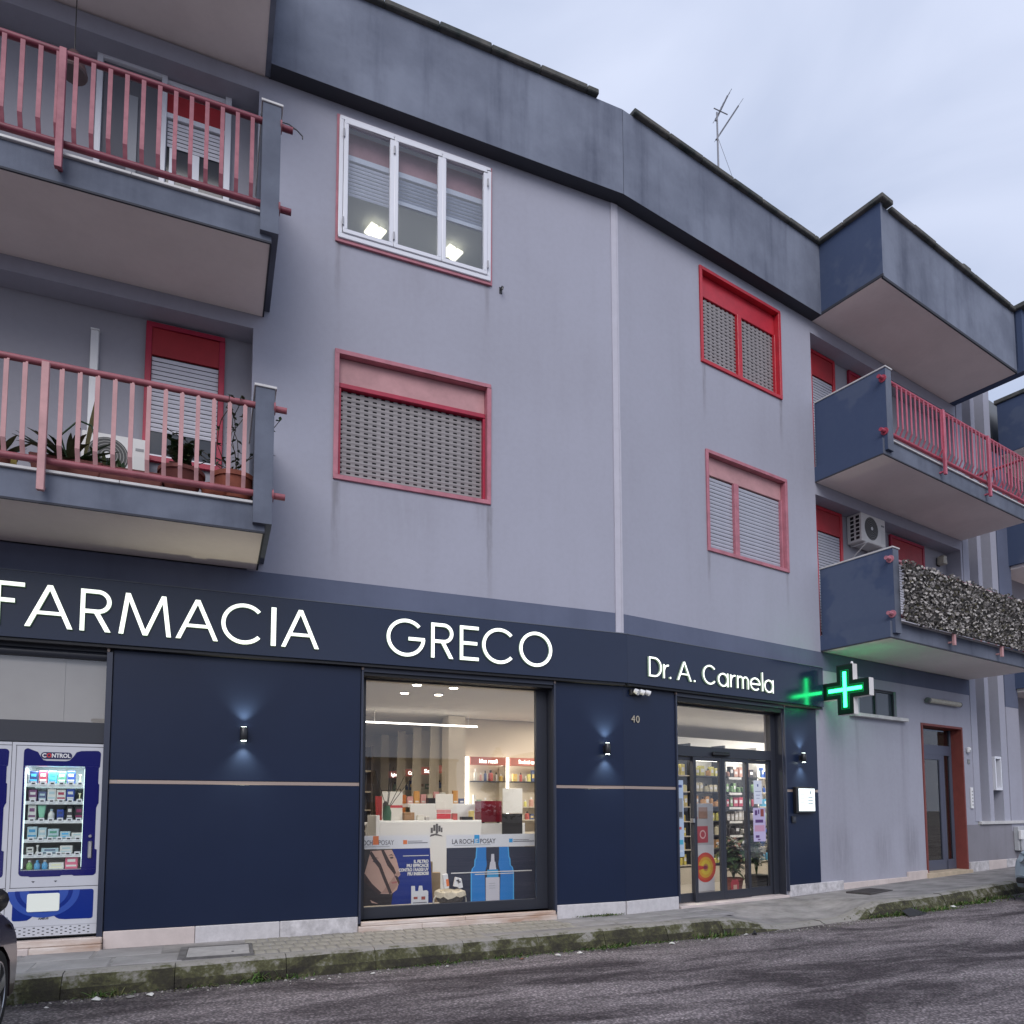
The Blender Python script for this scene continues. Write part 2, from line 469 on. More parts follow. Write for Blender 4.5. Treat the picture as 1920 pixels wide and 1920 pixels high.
def moss_mat():
    mt = bpy.data.materials.new('mossy_kerbstone'); N, L = nodes_of(mt); p = N['Principled BSDF']; p.inputs['Roughness'].default_value = .95
    t = N.new('ShaderNodeTexCoord'); g = N.new('ShaderNodeNewGeometry')
    n = N.new('ShaderNodeTexNoise'); n.inputs['Scale'].default_value = 3.5; n.inputs['Detail'].default_value = 8; n.inputs['Roughness'].default_value = .7
    L.new(g.outputs['Position'], n.inputs['Vector'])
    n2 = N.new('ShaderNodeTexNoise'); n2.inputs['Scale'].default_value = 30; n2.inputs['Detail'].default_value = 6
    L.new(g.outputs['Position'], n2.inputs['Vector'])
    r = N.new('ShaderNodeValToRGB'); e = r.color_ramp.elements
    e[0].position = .40; e[0].color = (.024,.021,.016,1); e[1].position = .78; e[1].color = (.27,.255,.235,1)
    q = r.color_ramp.elements.new(.54); q.color = (.040,.037,.021,1)
    q = r.color_ramp.elements.new(.63); q.color = (.078,.078,.034,1)
    ad = N.new('ShaderNodeMath'); ad.operation = 'ADD'
    sp = N.new('ShaderNodeSeparateXYZ'); L.new(g.outputs['True Normal'], sp.inputs[0])
    ms = N.new('ShaderNodeMath'); ms.operation = 'MULTIPLY'; ms.inputs[1].default_value = .42; L.new(sp.outputs[2], ms.inputs[0])
    L.new(n.outputs['Fac'], ad.inputs[0]); L.new(ms.outputs[0], ad.inputs[1])
    ad2 = N.new('ShaderNodeMath'); ad2.operation = 'MULTIPLY_ADD'; ad2.inputs[1].default_value = .22; L.new(n2.outputs['Fac'], ad2.inputs[0]); 
    sb = N.new('ShaderNodeMath'); sb.operation = 'SUBTRACT'; sb.inputs[1].default_value = .21; L.new(ad.outputs[0], sb.inputs[0]); L.new(sb.outputs[0], ad2.inputs[2])
    L.new(ad2.outputs[0], r.inputs[0]); L.new(r.outputs[0], p.inputs['Base Color'])
    b = N.new('ShaderNodeBump'); b.inputs['Strength'].default_value = 1; b.inputs['Distance'].default_value = .02; L.new(n2.outputs['Fac'], b.inputs['Height']); L.new(b.outputs[0], p.inputs['Normal'])
    return mt
M_moss = moss_mat()
x = -5.0
while x < 19:
    ln = random.uniform(.85, 1.05); x1 = x+ln
    b = MB(); n = 4; rows = []
    for i in range(n+1):
        q = x + .003 + (ln-.006)*i/n
        y, zt, zb = ky(q), pz(q, 1.0) + random.uniform(-.006, .004), ROAD+gz(q)-.03
        zt = max(zt, zb+.05)
        rows.append([(q,y+.15,zt-.05),(q,y+.15,zt),(q,y+.03,zt),(q,y-.005,zt-.02),(q,y-.06+random.uniform(-.012,.012),(zt+zb)/2),(q,y-.10,zb)])
    for a, c in zip(rows[:-1], rows[1:]):
        for k in range(5): b.quad(a[k+1], c[k+1], c[k], a[k])
    b.poly(rows[0][::-1]); b.poly(rows[-1])
    link('kerb_stone', b.mesh('kerb_stone', M_moss), pavement)
    x = x1
# inspection cover in the pavement, iron cover further on
mc = thing('manhole_cover', 'steel framed rectangular access cover set in the pavement by the navy panel', 'access cover', (.08,-.68,.0), -.02)
obj('frame', MB().box(-.34,.34,-.30,-.27,-.03,.008).box(-.34,.34,.27,.30,-.03,.008).box(-.34,-.27,-.27,.27,-.03,.008).box(.31,.34,-.27,.27,-.03,.008), pm('cover_steel', (.13,.125,.125), .7, var=.4, scale=8), mc)
obj('lid', bx(-.268,.308,-.268,.268,-.03,.004), pm('lid_stone', (.36,.345,.345), .85, var=.2, scale=6), mc, bevel=.004)
obj('lifting_hole', MB().lathe([(.012,0),(.012,.003)], (.15,-.1,.0045), 10), M_dark, mc)
mc = thing('iron_cover', 'dark rusty iron cover in the pavement before the bare grey wall', 'access cover', (10.2,.45,.031), .3)
obj('plate', bx(-.42,.42,-.2,.2,-.03,.006), pm('dark_iron', (.055,.048,.048), .7, var=.3, scale=12, bump=.4), mc, bevel=.004)
for i in range(6): obj('rib', bx(-.36+i*.13,-.28+i*.13,-.15,.15,.0065,.010), pm('dark_iron', (.055,.048,.048)), mc)

# ------------------------------------------------------------------ the apartment building
B = thing('apartment_building', 'lilac grey three-storey apartment building with slate parapet and red framed shutters', 'building')
def wall_holes(x0, x1, z0, z1, holes, y0=0.0, y1=.3):
    b = MB()
    X = sorted({x0, x1, *[h[0] for h in holes], *[h[1] for h in holes]}); Z = sorted({z0, z1, *[h[2] for h in holes], *[h[3] for h in holes]})
    ins = lambda x, z: any(h[0] < x < h[1] and h[2] < z < h[3] for h in holes)
    for a, c in zip(X[:-1], X[1:]):
        for d, e in zip(Z[:-1], Z[1:]):
            if ins((a+c)/2, (d+e)/2): continue
            b.quad((a,y0,d),(c,y0,d),(c,y0,e),(a,y0,e)); b.quad((c,y1,d),(a,y1,d),(a,y1,e),(c,y1,e))
    for (a, c, d, e) in holes:
        if d > z0: b.quad((a,y0,d),(c,y0,d),(c,y1,d),(a,y1,d))
        if e < z1: b.quad((a,y1,e),(c,y1,e),(c,y0,e),(a,y0,e))
        b.quad((a,y1,d),(a,y1,e),(a,y0,e),(a,y0,d)); b.quad((c,y0,d),(c,y0,e),(c,y1,e),(c,y1,d))
    b.quad((x0,y1,z0),(x0,y0,z0),(x0,y0,z1),(x0,y1,z1)); b.quad((x1,y0,z0),(x1,y1,z0),(x1,y1,z1),(x1,y0,z1))
    b.quad((x0,y0,z1),(x1,y0,z1),(x1,y1,z1),(x0,y1,z1)); b.quad((x0,y1,z0),(x1,y1,z0),(x1,y0,z0),(x0,y0,z0))
    return b
W1, W2 = (1.245,3.24,8.395,10.0), (1.235,3.255,5.356,6.985)
W3, W4 = (1.73,3.73,8.395,9.99), (1.785,3.775,5.37,6.995)
obj('wall', wall_holes(.30, KX, 4.12, 10.18, [W1, W2]), M_wall_a, B)
obj('wall', wall_holes(0, 4.60, 4.12, 10.18, [W3, W4]), M_wall_b, B, FB)
# lintel strips over the balcony recesses
for q in ((7.0,7.17),(9.97,10.18)): obj('lintel', bx(-9,.30,0,.3,*q), M_wall_a, B)
for q in ((6.95,7.17),(9.95,10.18)): obj('lintel', bx(4.60,9.9,0,.3,*q), M_wall_b, B, FB)
obj('recess_wall', bx(-9,.5,.30,.45,4.2,10.2), M_recess, B)
obj('recess_wall', bx(4.4,9.9,.30,.45,4.2,10.2), M_recess, B, FB)
obj('return_wall', bx(9.72,9.9,-.0,.3,4.2,6.95).box(9.72,9.9,-.0,.3,7.17,9.95), M_wall_b, B, FB)
# slate band above the sign
obj('band', bx(.30,KX,-.004,.3,3.10,4.118).box(-9,.30,-.004,.3,3.10,4.118), M_band, B)
obj('band', bx(0,4.60,-.004,.3,3.10,4.118).box(4.60,9.9,-.004,.3,3.80,4.118), M_band, B, FB)
# expansion joint cover in two lengths
j = MB().box(-.085,0,-.014,.01,6.78,10.17); obj('joint_cover', j, M_alu if False else pm('joint_cover_paint', (.50,.49,.55), .7, var=.06), B, loc=(KX,0,0))
obj('joint_cover', MB().box(-.09,0,-.020,.01,3.84,6.775), MATS['joint_cover_paint'], B, loc=(KX,0,0))
obj('joint_cover', MB().box(0,.03,-.014,.01,6.78,10.17), MATS['joint_cover_paint'], B, FB)
obj('joint_cover', MB().box(0,.033,-.020,.01,3.84,6.775), MATS['joint_cover_paint'], B, FB)

# parapet: projecting fascia with dark soffit, mossy coping stones
PZ0, PZ1, PD = 10.18, 11.48, .20
dA = PD*math.tan(KA/2)
pa = MB()
pa.quad((.42,-PD,PZ0),(KX+dA,-PD,PZ0),(KX+dA,-PD,PZ1),(.42,-PD,PZ1))
pa.quad((.42,.3,PZ0),(KX,.3,PZ0),(KX+dA,-PD,PZ0),(.42,-PD,PZ0), 1)
pa.quad((.42,-PD,PZ1),(KX+dA,-PD,PZ1),(KX,.1,PZ1),(.42,.1,PZ1))
pa.quad((KX,.1,PZ0+.3),(.42,.1,PZ0+.3),(.42,.1,PZ1),(KX,.1,PZ1))
obj('parapet', pa, [M_navy, M_drip], B)
dB = -PD*math.tan(KA/2)+.006
pb = MB()
pb.quad((dB,-PD,PZ0),(4.66,-PD,PZ0),(4.66,-PD,PZ1),(dB,-PD,PZ1))
pb.quad((0,.3,PZ0),(4.66,.3,PZ0),(4.66,-PD,PZ0),(dB,-PD,PZ0), 1)
pb.quad((dB,-PD,PZ1),(4.66,-PD,PZ1),(4.66,.1,PZ1),(0,.1,PZ1))
pb.quad((4.66,.1,PZ0+.3),(0,.1,PZ0+.3),(0,.1,PZ1),(4.66,.1,PZ1))
obj('parapet', pb, [M_navy, M_drip], B, FB)
WD = 1.30
wg = MB()
wg.quad((4.72,-WD,PZ0+.05),(9.57,-WD,PZ0+.05),(9.57,-WD,PZ1),(4.72,-WD,PZ1))
wg.quad((4.66,.1,PZ0+.05),(4.66,-WD,PZ0+.05),(4.66,-WD,PZ1),(4.66,.1,PZ1), 1)
wg.quad((4.66,-WD-.03,PZ0+.05),(4.72,-WD-.03,PZ0+.05),(4.72,-WD-.03,PZ1),(4.66,-WD-.03,PZ1))
wg.quad((4.66,-WD,PZ0+.05),(4.66,-WD-.03,PZ0+.05),(4.66,-WD-.03,PZ1),(4.66,-WD,PZ1), 1)
wg.quad((9.57,-WD-.03,PZ0+.1),(9.57,-WD-.03,PZ1),(9.57,-WD,PZ1),(9.57,-WD,PZ0+.1), 1)
wg.box(9.57,9.75,-WD-.13,.1,PZ0+.0,PZ1, 1)
wg.quad((4.66,-WD,PZ1),(9.57,-WD,PZ1),(9.57,-WD+.25,PZ1),(4.66,-WD+.25,PZ1))
wg.quad((9.57,-WD+.25,PZ0+.3),(4.8,-WD+.25,PZ0+.3),(4.8,-WD+.25,PZ1),(9.57,-WD+.25,PZ1))
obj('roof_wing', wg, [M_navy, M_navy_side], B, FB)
obj('wing_soffit', bx(4.68,9.75,-WD+.02,.28,PZ0+.012,PZ0+.2), M_soffit, B, FB)
obj('drip_edge', bx(4.70,9.58,-WD-.004,-WD+.022,PZ0+.005,PZ0+.05).box(4.655,4.675,-WD-.03,0,PZ0+.004,PZ0+.05), M_drip, B, FB)
obj('wing_soffit', bx(-9,.405,-1.2,.28,PZ0+.02,PZ0+.3), M_soffit, B)
obj('roof_wing', bx(-9,.41,-1.26,-1.2,PZ0,PZ1).box(.36,.42,-1.2,-.0,PZ0+.012,PZ1), M_navy, B)
obj('roof', MB().quad((-9,0,10.45),(KX,0,10.45),(KX,9,10.45),(-9,9,10.45)), pm('roof_felt', (.12,.12,.12), .9), B)
obj('roof', MB().add([(0,0,10.45),(4.7,0,10.45),(4.7,-1.1,10.45),(9.7,-1.1,10.45),(9.7,9,10.45),(-1.6,9,10.45)],[(0,1,2,3,4,5)]), MATS['roof_felt'], B, FB)
def coping(x0, x1, y0, y1, frame, z=PZ1, along='x', step=.72):
    x = x0
    while x < x1-.05:
        e = min(x+step, x1); h = random.uniform(.075,.09)
        b = bx(x+.004, e-.004, y0+random.uniform(-.006,.006), y1, z+.002, z+h) if along == 'x' else bx(y0, y1+random.uniform(-.006,.006), x+.004, e-.004, z+.002, z+h)
        obj('coping_stone', b, M_coping, B, frame, bevel=.012)
        x = e
coping(.30, 4.80, -.27, .12, None)
coping(.16, 4.58, -.27, .12, FB)
coping(-1.42, .12, 4.584, 4.92, FB, along='y')
coping(4.95, 9.5, -1.37, -1.0, FB, z=PZ1-.03)
obj('coping_stone', bx(9.5,9.83,-1.52,-1.0,PZ1,PZ1+.10), M_coping, B, FB, bevel=.012)
obj('flashing', MB().add([(KX-.36,-.20,PZ1+.002),(KX+.2,-.165,PZ1+.002),(KX+.2,.12,PZ1+.002),(KX-.36,.12,PZ1+.002),(KX-.12,-.02,PZ1+.11)], [(0,1,4),(1,2,4),(2,3,4),(3,0,4)]), pm('zinc_flashing', (.33,.38,.42), .5), B)
obj('vent_cap', bx(7.55,7.85,-1.3,-1.0,PZ1+.05,PZ1+.22), M_coping, B, FB, bevel=.03)

# ------------------------------------------------------------------ balconies
def bar_mesh(h0, h1, w, mat, dy=.065):
    """flat baluster: vertical front bar, foot bent back to the lower pipe, small bracket to the top pipe; origin on the pipe plane"""
    b = MB(); zk = h0+.125; t = .012
    b.box(-w/2, w/2, -dy-t, -dy, zk, h1-.068)
    v = [(-w/2,-dy-t,zk),(w/2,-dy-t,zk),(w/2,-dy,zk),(-w/2,-dy,zk),(-w/2,-.012,h0),(w/2,-.012,h0),(w/2,0,h0),(-w/2,0,h0)]
    b.add(v, [(0,4,5,1),(1,5,6,2),(2,6,7,3),(3,7,4,0)])
    b.add([(-.009,-dy,h1-.10),(.009,-dy,h1-.10),(.009,-dy,h1-.075),(-.009,-dy,h1-.075),(-.009,0,h1-.03),(.009,0,h1-.03),(.009,0,h1-.005),(-.009,0,h1-.005)],[(0,4,5,1),(1,5,6,2),(2,6,7,3),(3,7,4,0)])
    return b.mesh('baluster', mat)
def balcony(x0, x1, zs, frame, end, mats, depth=1.2, post_at=(), x_first=None, spacing=.1405, cap_out=1):
    """slab x0..x1, zs = underside; end = (a,b) side panel extents along x"""
    m_rail, m_bar = mats
    b = MB(); zt = zs+.272; yf = -depth
    b.quad((x0,yf,zs),(x1,yf,zs),(x1,yf,zt),(x0,yf,zt), 0)
    b.quad((x0,-.002,zs),(x1,-.002,zs),(x1,yf,zs),(x0,yf,zs), 1)
    b.quad((x0,yf,zt),(x1,yf,zt),(x1,.3,zt),(x0,.3,zt), 2)
    b.quad((x1,yf,zs),(x1,0,zs),(x1,0,zt),(x1,yf,zt), 3); b.quad((x0,0,zs),(x0,yf,zs),(x0,yf,zt),(x0,0,zt), 3)
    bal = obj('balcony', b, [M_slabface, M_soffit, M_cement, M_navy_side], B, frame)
    obj('drip_edge', bx(x0,x1,yf-.008,yf+.012,zs-.008,zs+.012).box(x1-.014 if end[0] > x0+1 else x0-.004, x1+.004 if end[0] > x0+1 else x0+.014, yf+.013,-.01,zs-.008,zs+.012), M_drip, bal)
    lo, hi = (x0, end[0]) if end[0] > x0+1 else (end[1], x1)
    n = max(1, int((hi-lo)/1.1))
    for i in range(n):
        obj('edge_stone', bx(lo+(hi-lo)*i/n+.002, lo+(hi-lo)*(i+1)/n-.002, yf-.03, yf+.28, zt+.002, zt+.03), M_white_stone, bal, bevel=.004)
    pz0, pz1 = zs+.075, zs+1.46
    pn = MB(); pn.box(end[0], end[1], yf-.05, -.001, pz0, pz1)
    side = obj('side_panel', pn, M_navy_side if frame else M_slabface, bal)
    obj('front_strip', bx(end[0]+.001,end[1]-.001,yf-.056,yf-.051,pz0+.001,pz1-.001), M_slabface, side)
    obj('panel_cap', bx(end[0]-.015,end[1]+.02,yf-.07,-.001,pz1+.001,pz1+.028), M_white_stone, side, bevel=.004)
    zr0, zr1, yr = zs+.385, zs+1.285, yf-.012
    e0, e1 = (lo, hi+.30) if end[0] > x0+1 else (lo-.30, hi)
    obj('top_rail', MB().tube((e0,yr,zr1),(e1,yr,zr1),.032,n=12), m_rail, bal, smooth=True)
    obj('bottom_rail', MB().tube((e0,yr,zr0),(e1,yr,zr0),.032,n=12), m_rail, bal, smooth=True)
    for zz in (zr0, zr1):
        xc = end[1]+.004 if end[0] > x0+1 else end[0]-.004
        obj('rail_collar', MB().lathe([(.034,-.012),(.062,-.01),(.062,.006),(.034,.01)], (xc,yr,zz), 12, axis='x'), M_rail if not frame else m_rail, bal, smooth=True)
    bm_ = bar_mesh(zr0, zr1, .038, m_bar)
    x = (x_first if x_first is not None else (hi-.11 if end[0] > x0+1 else lo+.11)); d = -spacing if end[0] > x0+1 else spacing
    while lo+.03 < x < hi-.02:
        if not any(abs(x-p) < .03 for p in post_at):
            link('baluster', bm_, bal, loc=(x, yr, 0))
        x += d
    for p in post_at:
        ps = MB().box(p-.030,p+.030,yr-.105,yr-.06,zs+.075,zr1-.035).box(p-.02,p+.02,yr-.06,yr+.05,zs+.12,zs+.15)
        obj('post', ps, m_bar, bal, bevel=.004)
    return bal
balcony(-9, .41, 4.135, None, (.295,.475), (M_rail, M_bal), post_at=(-1.47,-3.1,-4.7), x_first=.20)
balcony(-9, .41, 7.168, None, (.295,.475), (M_rail_up, M_bal_up), post_at=(-1.45,-3.1,-4.7), x_first=.20)
bal_rm = balcony(4.60, 9.78, 7.165, FB, (4.66,4.83), (M_rail_r, M_bal_r), post_at=(6.40,8.05), depth=1.24)
bal_rl = balcony(4.60, 9.78, 4.13, FB, (4.66,4.83), (M_pink_edge, M_bal), post_at=(6.42,8.17), depth=1.24)
for bal, zs, mt in ((bal_rm, 7.165, M_bal_r), (bal_rl, 4.13, M_bal)):        # return railing at the far end
    obj('top_rail', MB().tube((9.74,-1.25,zs+1.285),(9.74,0,zs+1.285),.028), M_rail_r, bal, smooth=True)
    obj('bottom_rail', MB().tube((9.74,-1.25,zs+.385),(9.74,0,zs+.385),.028), M_rail_r, bal, smooth=True)
    bmh = bar_mesh(zs+.385, zs+1.285, .034, mt)
    for i in range(8): link('baluster', bmh, bal, loc=(9.74,-1.12+.14*i,0), rotz=PI/2)

# ------------------------------------------------------------------ windows
def slat_mesh(w, pitch, mat, holes=True, dash=.105, gap=.020):
    if not holes: gap = .009
    b = MB(); h = pitch-gap
    v = [(0,-.004,0),(w,-.004,0),(w,-.009,h*.5),(0,-.009,h*.5),(w,-.004,h),(0,-.004,h)]
    b.add(v, [(0,1,2,3),(3,2,4,5)])
    if holes:
        x = dash*.25
        while x < w:
            b.quad((x,-.003,h),(min(x+dash*.52,w),-.003,h),(min(x+dash*.52,w),-.003,pitch),(x,-.003,pitch)); x += dash
    return b.mesh('slat', mat)
def shutter(parent, x0, x1, z0, z1, y, mat, holes=True, pitch=.060):
    n = int((z1-z0)/pitch)
    me = slat_mesh(x1-x0, pitch, mat, holes)
    for i in range(n+1):
        zz = z1-pitch*(i+1)
        if zz < z0-.03: break
        link('slat', me, parent, loc=(x0, y+random.uniform(-.0015,.0015), zz))
def red_window(R, frame, m_frame, m_box, m_in, m_slat, label, holes=True, mull=None, boxh=.33, red_head=True, slat_z0=None):
    x0, x1, z0, z1 = R; f = .055
    b = MB()
    for (a, c, d, e) in ((x0,x1,z1-f,z1),(x0,x1,z0,z0+f),(x0,x0+f,z0+f,z1-f),(x1-f,x1,z0+f,z1-f)):
        b.box(a, c, -.028, .16, d, e)
    w = obj('window', b, m_frame, B, frame, bevel=.004)
    w['label'] = label
    bxo = obj('shutter_box', bx(x0+f+.001,x1-f-.001,.07,.15,z1-f-boxh,z1-f-.001), m_box, w, bevel=.006)
    if red_head: obj('head_rail', bx(x0+f+.001,x1-f-.001,.035,.12,z1-f-boxh-.062,z1-f-boxh-.002), m_in, w, bevel=.006)
    zt = z1-f-boxh-(.064 if red_head else .004)
    g = .035
    obj('guide_rail', bx(x0+f+.001,x0+f+g,.04,.14,z0+f+.001,zt), m_in, w, bevel=.004)
    obj('guide_rail', bx(x1-f-g,x1-f-.001,.04,.14,z0+f+.001,zt), m_in, w, bevel=.004)
    obj('bottom_rail', bx(x0+f+g,x1-f-g,.05,.14,z0+f+.001,z0+f+.03), m_in, w)
    obj('dark_back', bx(x0+.01,x1-.01,.19,.21,z0,z1), M_void, w)
    s0, s1 = x0+f+g+.002, x1-f-g-.002
    sz = slat_z0 or z0+f+.035
    if mull:
        obj('mullion', bx(mull-.05,mull+.05,.035,.14,z0+f+.001,zt-.001), m_frame, w, bevel=.006)
        shutter(w, s0, mull-.052, sz, zt-.004, .10, m_slat, holes); shutter(w, mull+.052, s1, sz, zt-.004, .10, m_slat, holes)
    else: shutter(w, s0, s1, sz, zt-.004, .10, m_slat, holes)
    return w
red_window(W2, None, M_pink_edge, M_pink, M_red_dark, M_slat, 'wide shuttered window with faded pink shutter box and crimson inner rails')
red_window(W3, FB, M_red, M_red, M_red, M_slat, 'bright red framed window with two slotted shutters', mull=2.73, boxh=.36, red_head=False)
red_window(W4, FB, M_pink_edge, M_pink, M_pink_edge, M_slat_b, 'faded pink framed window with two closed grey blinds', holes=False, mull=2.55, boxh=.30, red_head=False)

# white triple casement (upper left window)
x0, x1, z0, z1 = W1
b = MB()
for (a, c, d, e) in ((x0,x1,z1-.05,z1),(x0,x1,z0,z0+.06),(x0,x0+.05,z0+.06,z1-.05),(x1-.05,x1,z0+.06,z1-.05)): b.box(a,c,-.055,.05,d,e)
w1 = obj('window', b, M_alu, B, bevel=.006); w1['label'] = 'white aluminium triple casement window'
obj('outer_trim', MB().box(x0-.03,x0-.001,-.02,.02,z0-.03,z1+.03).box(x1+.001,x1+.03,-.02,.02,z0-.03,z1+.03).box(x0-.001,x1+.001,-.02,.02,z1+.001,z1+.03).box(x0-.001,x1+.001,-.035,.02,z0-.04,z0-.001), M_pink_edge, w1)
cx = [x0+.052, x0+.052+.63, x0+.052+1.262, x1-.052]
for i in range(3):
    a, c = cx[i]+.003, cx[i+1]-.003
    b = MB(); f = .052
    for q in ((a,c,z1-.053-f,z1-.053),(a,c,z0+.063,z0+.063+f),(a,a+f,z0+.063+f,z1-.053-f),(c-f,c,z0+.063+f,z1-.053-f)): b.box(q[0],q[1],-.07,-.01,q[2],q[3])
    cs = obj('casement', b, M_alu, w1, bevel=.006)
    obj('pane', bx(a+f-.005,c-f+.005,-.042,-.036,z0+.063+f-.005,z1-.053-f+.005), G_house, w1)
for hx in (x0+.05, cx[1], x1-.05):
    for hz in (z0+.2, z1-.25): obj('hinge', MB().tube((hx,-.08,hz-.05),(hx,-.08,hz+.05),.012,n=8), pm('hinge_grey', (.35,.35,.38), .4), w1)
obj('pelmet', bx(x0+.06,x1-.06,.10,.12,z1-.36,z1-.06), M_pink, w1)
obj('transom_bar', bx(x0+.06,x1-.06,.09,.13,z1-.43,z1-.362), M_alu, w1)
shutter(w1, x0+.06, cx[1], z1-.86, z1-.44, .115, M_slat_w, False, .05)
shutter(w1, cx[1]+.01, x1-.06, z1-.72, z1-.44, .115, M_slat_b, False, .05)
obj('shutter_foot', bx(cx[1]+.01,x1-.06,.10,.135,z1-.80,z1-.75), M_alu, w1)
rm_ = MB()      # the room behind
X0, X1, Y0, Y1, Z0, Z1 = x0-.5, x1+1.2, .31, 3.2, 7.45, 10.10
rm_.quad((X0,Y1,Z0),(X1,Y1,Z0),(X1,Y1,Z1),(X0,Y1,Z1)); rm_.quad((X0,Y0,Z1),(X1,Y0,Z1),(X1,Y1,Z1),(X0,Y1,Z1)); rm_.quad((X0,Y0,Z0),(X0,Y1,Z0),(X0,Y1,Z1),(X0,Y0,Z1)); rm_.quad((X1,Y1,Z0),(X1,Y0,Z0),(X1,Y0,Z1),(X1,Y1,Z1)); rm_.quad((X0,Y0,Z0),(X1,Y0,Z0),(X1,Y1,Z0),(X0,Y1,Z0))
obj('room', rm_, pm('room_paint', (.50,.52,.55), .9), w1)
E_lamp = em('room_lamp_glow', (1.0,.93,.72), 1.5)
for i, (lx, ly) in enumerate(((2.03,1.62),(3.22,1.58))):
    lp = thing('ceiling_lamp', ['lit square ceiling lamp behind the left pane of the white window','lit square ceiling lamp behind the right pane of the white window'][i], 'lamp', (lx,ly,10.09), .3, 'lamps in the upstairs room')
    obj('mount', bx(-.04,.04,-.04,.04,-.06,0), M_alu, lp)
    obj('glass_shade', bx(-.13,-.008,-.12,.12,-.10,-.06), E_lamp, lp, bevel=.01); obj('glass_shade', bx(.008,.13,-.12,.12,-.10,-.06), E_lamp, lp, bevel=.01)
    ld = bpy.data.lights.new('room_light', 'POINT'); ld.energy = 7; ld.color = (1,.97,.92); ld.shadow_soft_size = .0
    lo = bpy.data.objects.new('room_light', ld); C.objects.link(lo); lo.parent = lp; lo.location = (0,0,-1.1)
# wall hook beside it
hk = thing('wall_hook', 'small black iron hook on the wall right of the white window', 'hook', (3.40,0,8.33))
obj('plate', bx(-.02,.02,-.012,0,-.03,.06), M_blackm, hk, bevel=.004)
obj('hook_arm', MB().path([(0,-.01,.03),(.0,-.06,.03),(-.0,-.085,.0),(-.01,-.08,-.03)], .012), M_blackm, hk)

# ------------------------------------------------------------------ doors and windows in the recesses
def recess_window(parent_label, frame, x0, x1, z0, z1, boxh, slat_z0, m_fr, m_box, m_sl, y=.30, panel=True):
    b = MB(); f = .06
    for q in ((x0,x1,z1-f,z1),(x0,x1,z0,z0+f),(x0,x0+f,z0+f,z1-f),(x1-f,x1,z0+f,z1-f)): b.box(q[0],q[1],y-.05,y-.001,q[2],q[3])
    w = obj('window', b, m_fr, B, frame, bevel=.004); w['label'] = parent_label
    obj('shutter_box', bx(x0+f+.001,x1-f-.001,y-.035,y-.001,z1-f-boxh,z1-f-.001), m_box, w)
    shutter(w, x0+f+.004, x1-f-.004, slat_z0, z1-f-boxh-.01, y-.012, m_sl, False, .052)
    obj('pane', bx(x0+f+.001,x1-f-.001,y-.006,y-.002,z0+f+.001,z1-f-boxh-.002), pm('dim_pane', (.05,.055,.065), .12), w)
    obj('lower_rail', bx(x0+f+.002,x1-f-.002,y-.02,y-.0065,z0+f+.001,z0+f+.03), M_alu, w)
    return w
recess_window('deep red framed window with half-lowered white shutter behind the potted plants', None, -.83, .0, 5.33, 6.965, .32, 5.72, M_red_dark, M_red_in, M_slat_w)
recess_window('red framed balcony door with grey blind beside the outdoor unit', FB, 4.95, 5.79, 4.45, 6.94, .40, 4.6, M_red, M_red_in, M_slat_b)
recess_window('red framed balcony door with white shutter behind the camouflage net', FB, 7.45, 8.73, 4.45, 6.91, .42, 4.6, M_red_dark, M_red_in, M_slat_w)
recess_window('red framed balcony door on the upper right balcony', FB, 4.95, 5.73, 7.48, 9.93, .42, 7.6, M_red, M_red_in, M_slat_b)
recess_window('dark red balcony door behind the red railing', FB, 6.2, 7.4, 7.48, 9.93, .42, 7.6, M_red_dark, M_red_in, M_slat_w)
# white screen door on the upper left balcony
y = .30
b = MB()
for q in ((-1.42,-1.36,7.47,10.0),(-.76,-.70,7.47,10.0),(-.07,0,7.47,9.97)): b.box(q[0],q[1],y-.09,y-.001,q[2],q[3])
b.box(-1.36,-.76,y-.09,y-.001,9.93,9.99); b.box(-.70,-.07,y-.06,y-.001,9.90,9.96)
sdoor = obj('balcony_door', b, M_alu, B, bevel=.004); sdoor['label'] = 'white aluminium balcony door with screen on the upper left balcony'
obj('red_box', bx(-.70,-.07,y-.04,y-.002,9.56,9.90), M_red_in, sdoor)
obj('transom', bx(-.70,-.07,y-.05,y-.002,9.50,9.558), M_alu, sdoor)
shutter(sdoor, -.69, -.08, 9.14, 9.49, y-.02, M_slat_w, False, .048)
obj('pane', bx(-.69,-.08,y-.01,y-.003,7.47,9.49), pm('dim_pane', (.05,.055,.065)), sdoor)
obj('stile', bx(-.42,-.34,y-.045,y-.011,7.47,9.13), M_alu, sdoor)
obj('stile', bx(-.66,-.60,y-.045,y-.011,7.47,9.13), M_alu, sdoor)
obj('screen', bx(-1.355,-.765,y-.05,y-.045,7.47,9.925), pm('insect_screen', (.13,.13,.15), .8), sdoor)
obj('screen_panel', bx(-1.355,-.765,y-.062,y-.052,7.47,8.35), pm('frosted_panel', (.40,.42,.47), .5), sdoor)
obj('screen_bar', bx(-1.1,-1.0,y-.07,y-.051,7.47,9.6), pm('screen_bar_grey', (.28,.29,.32), .5), sdoor)

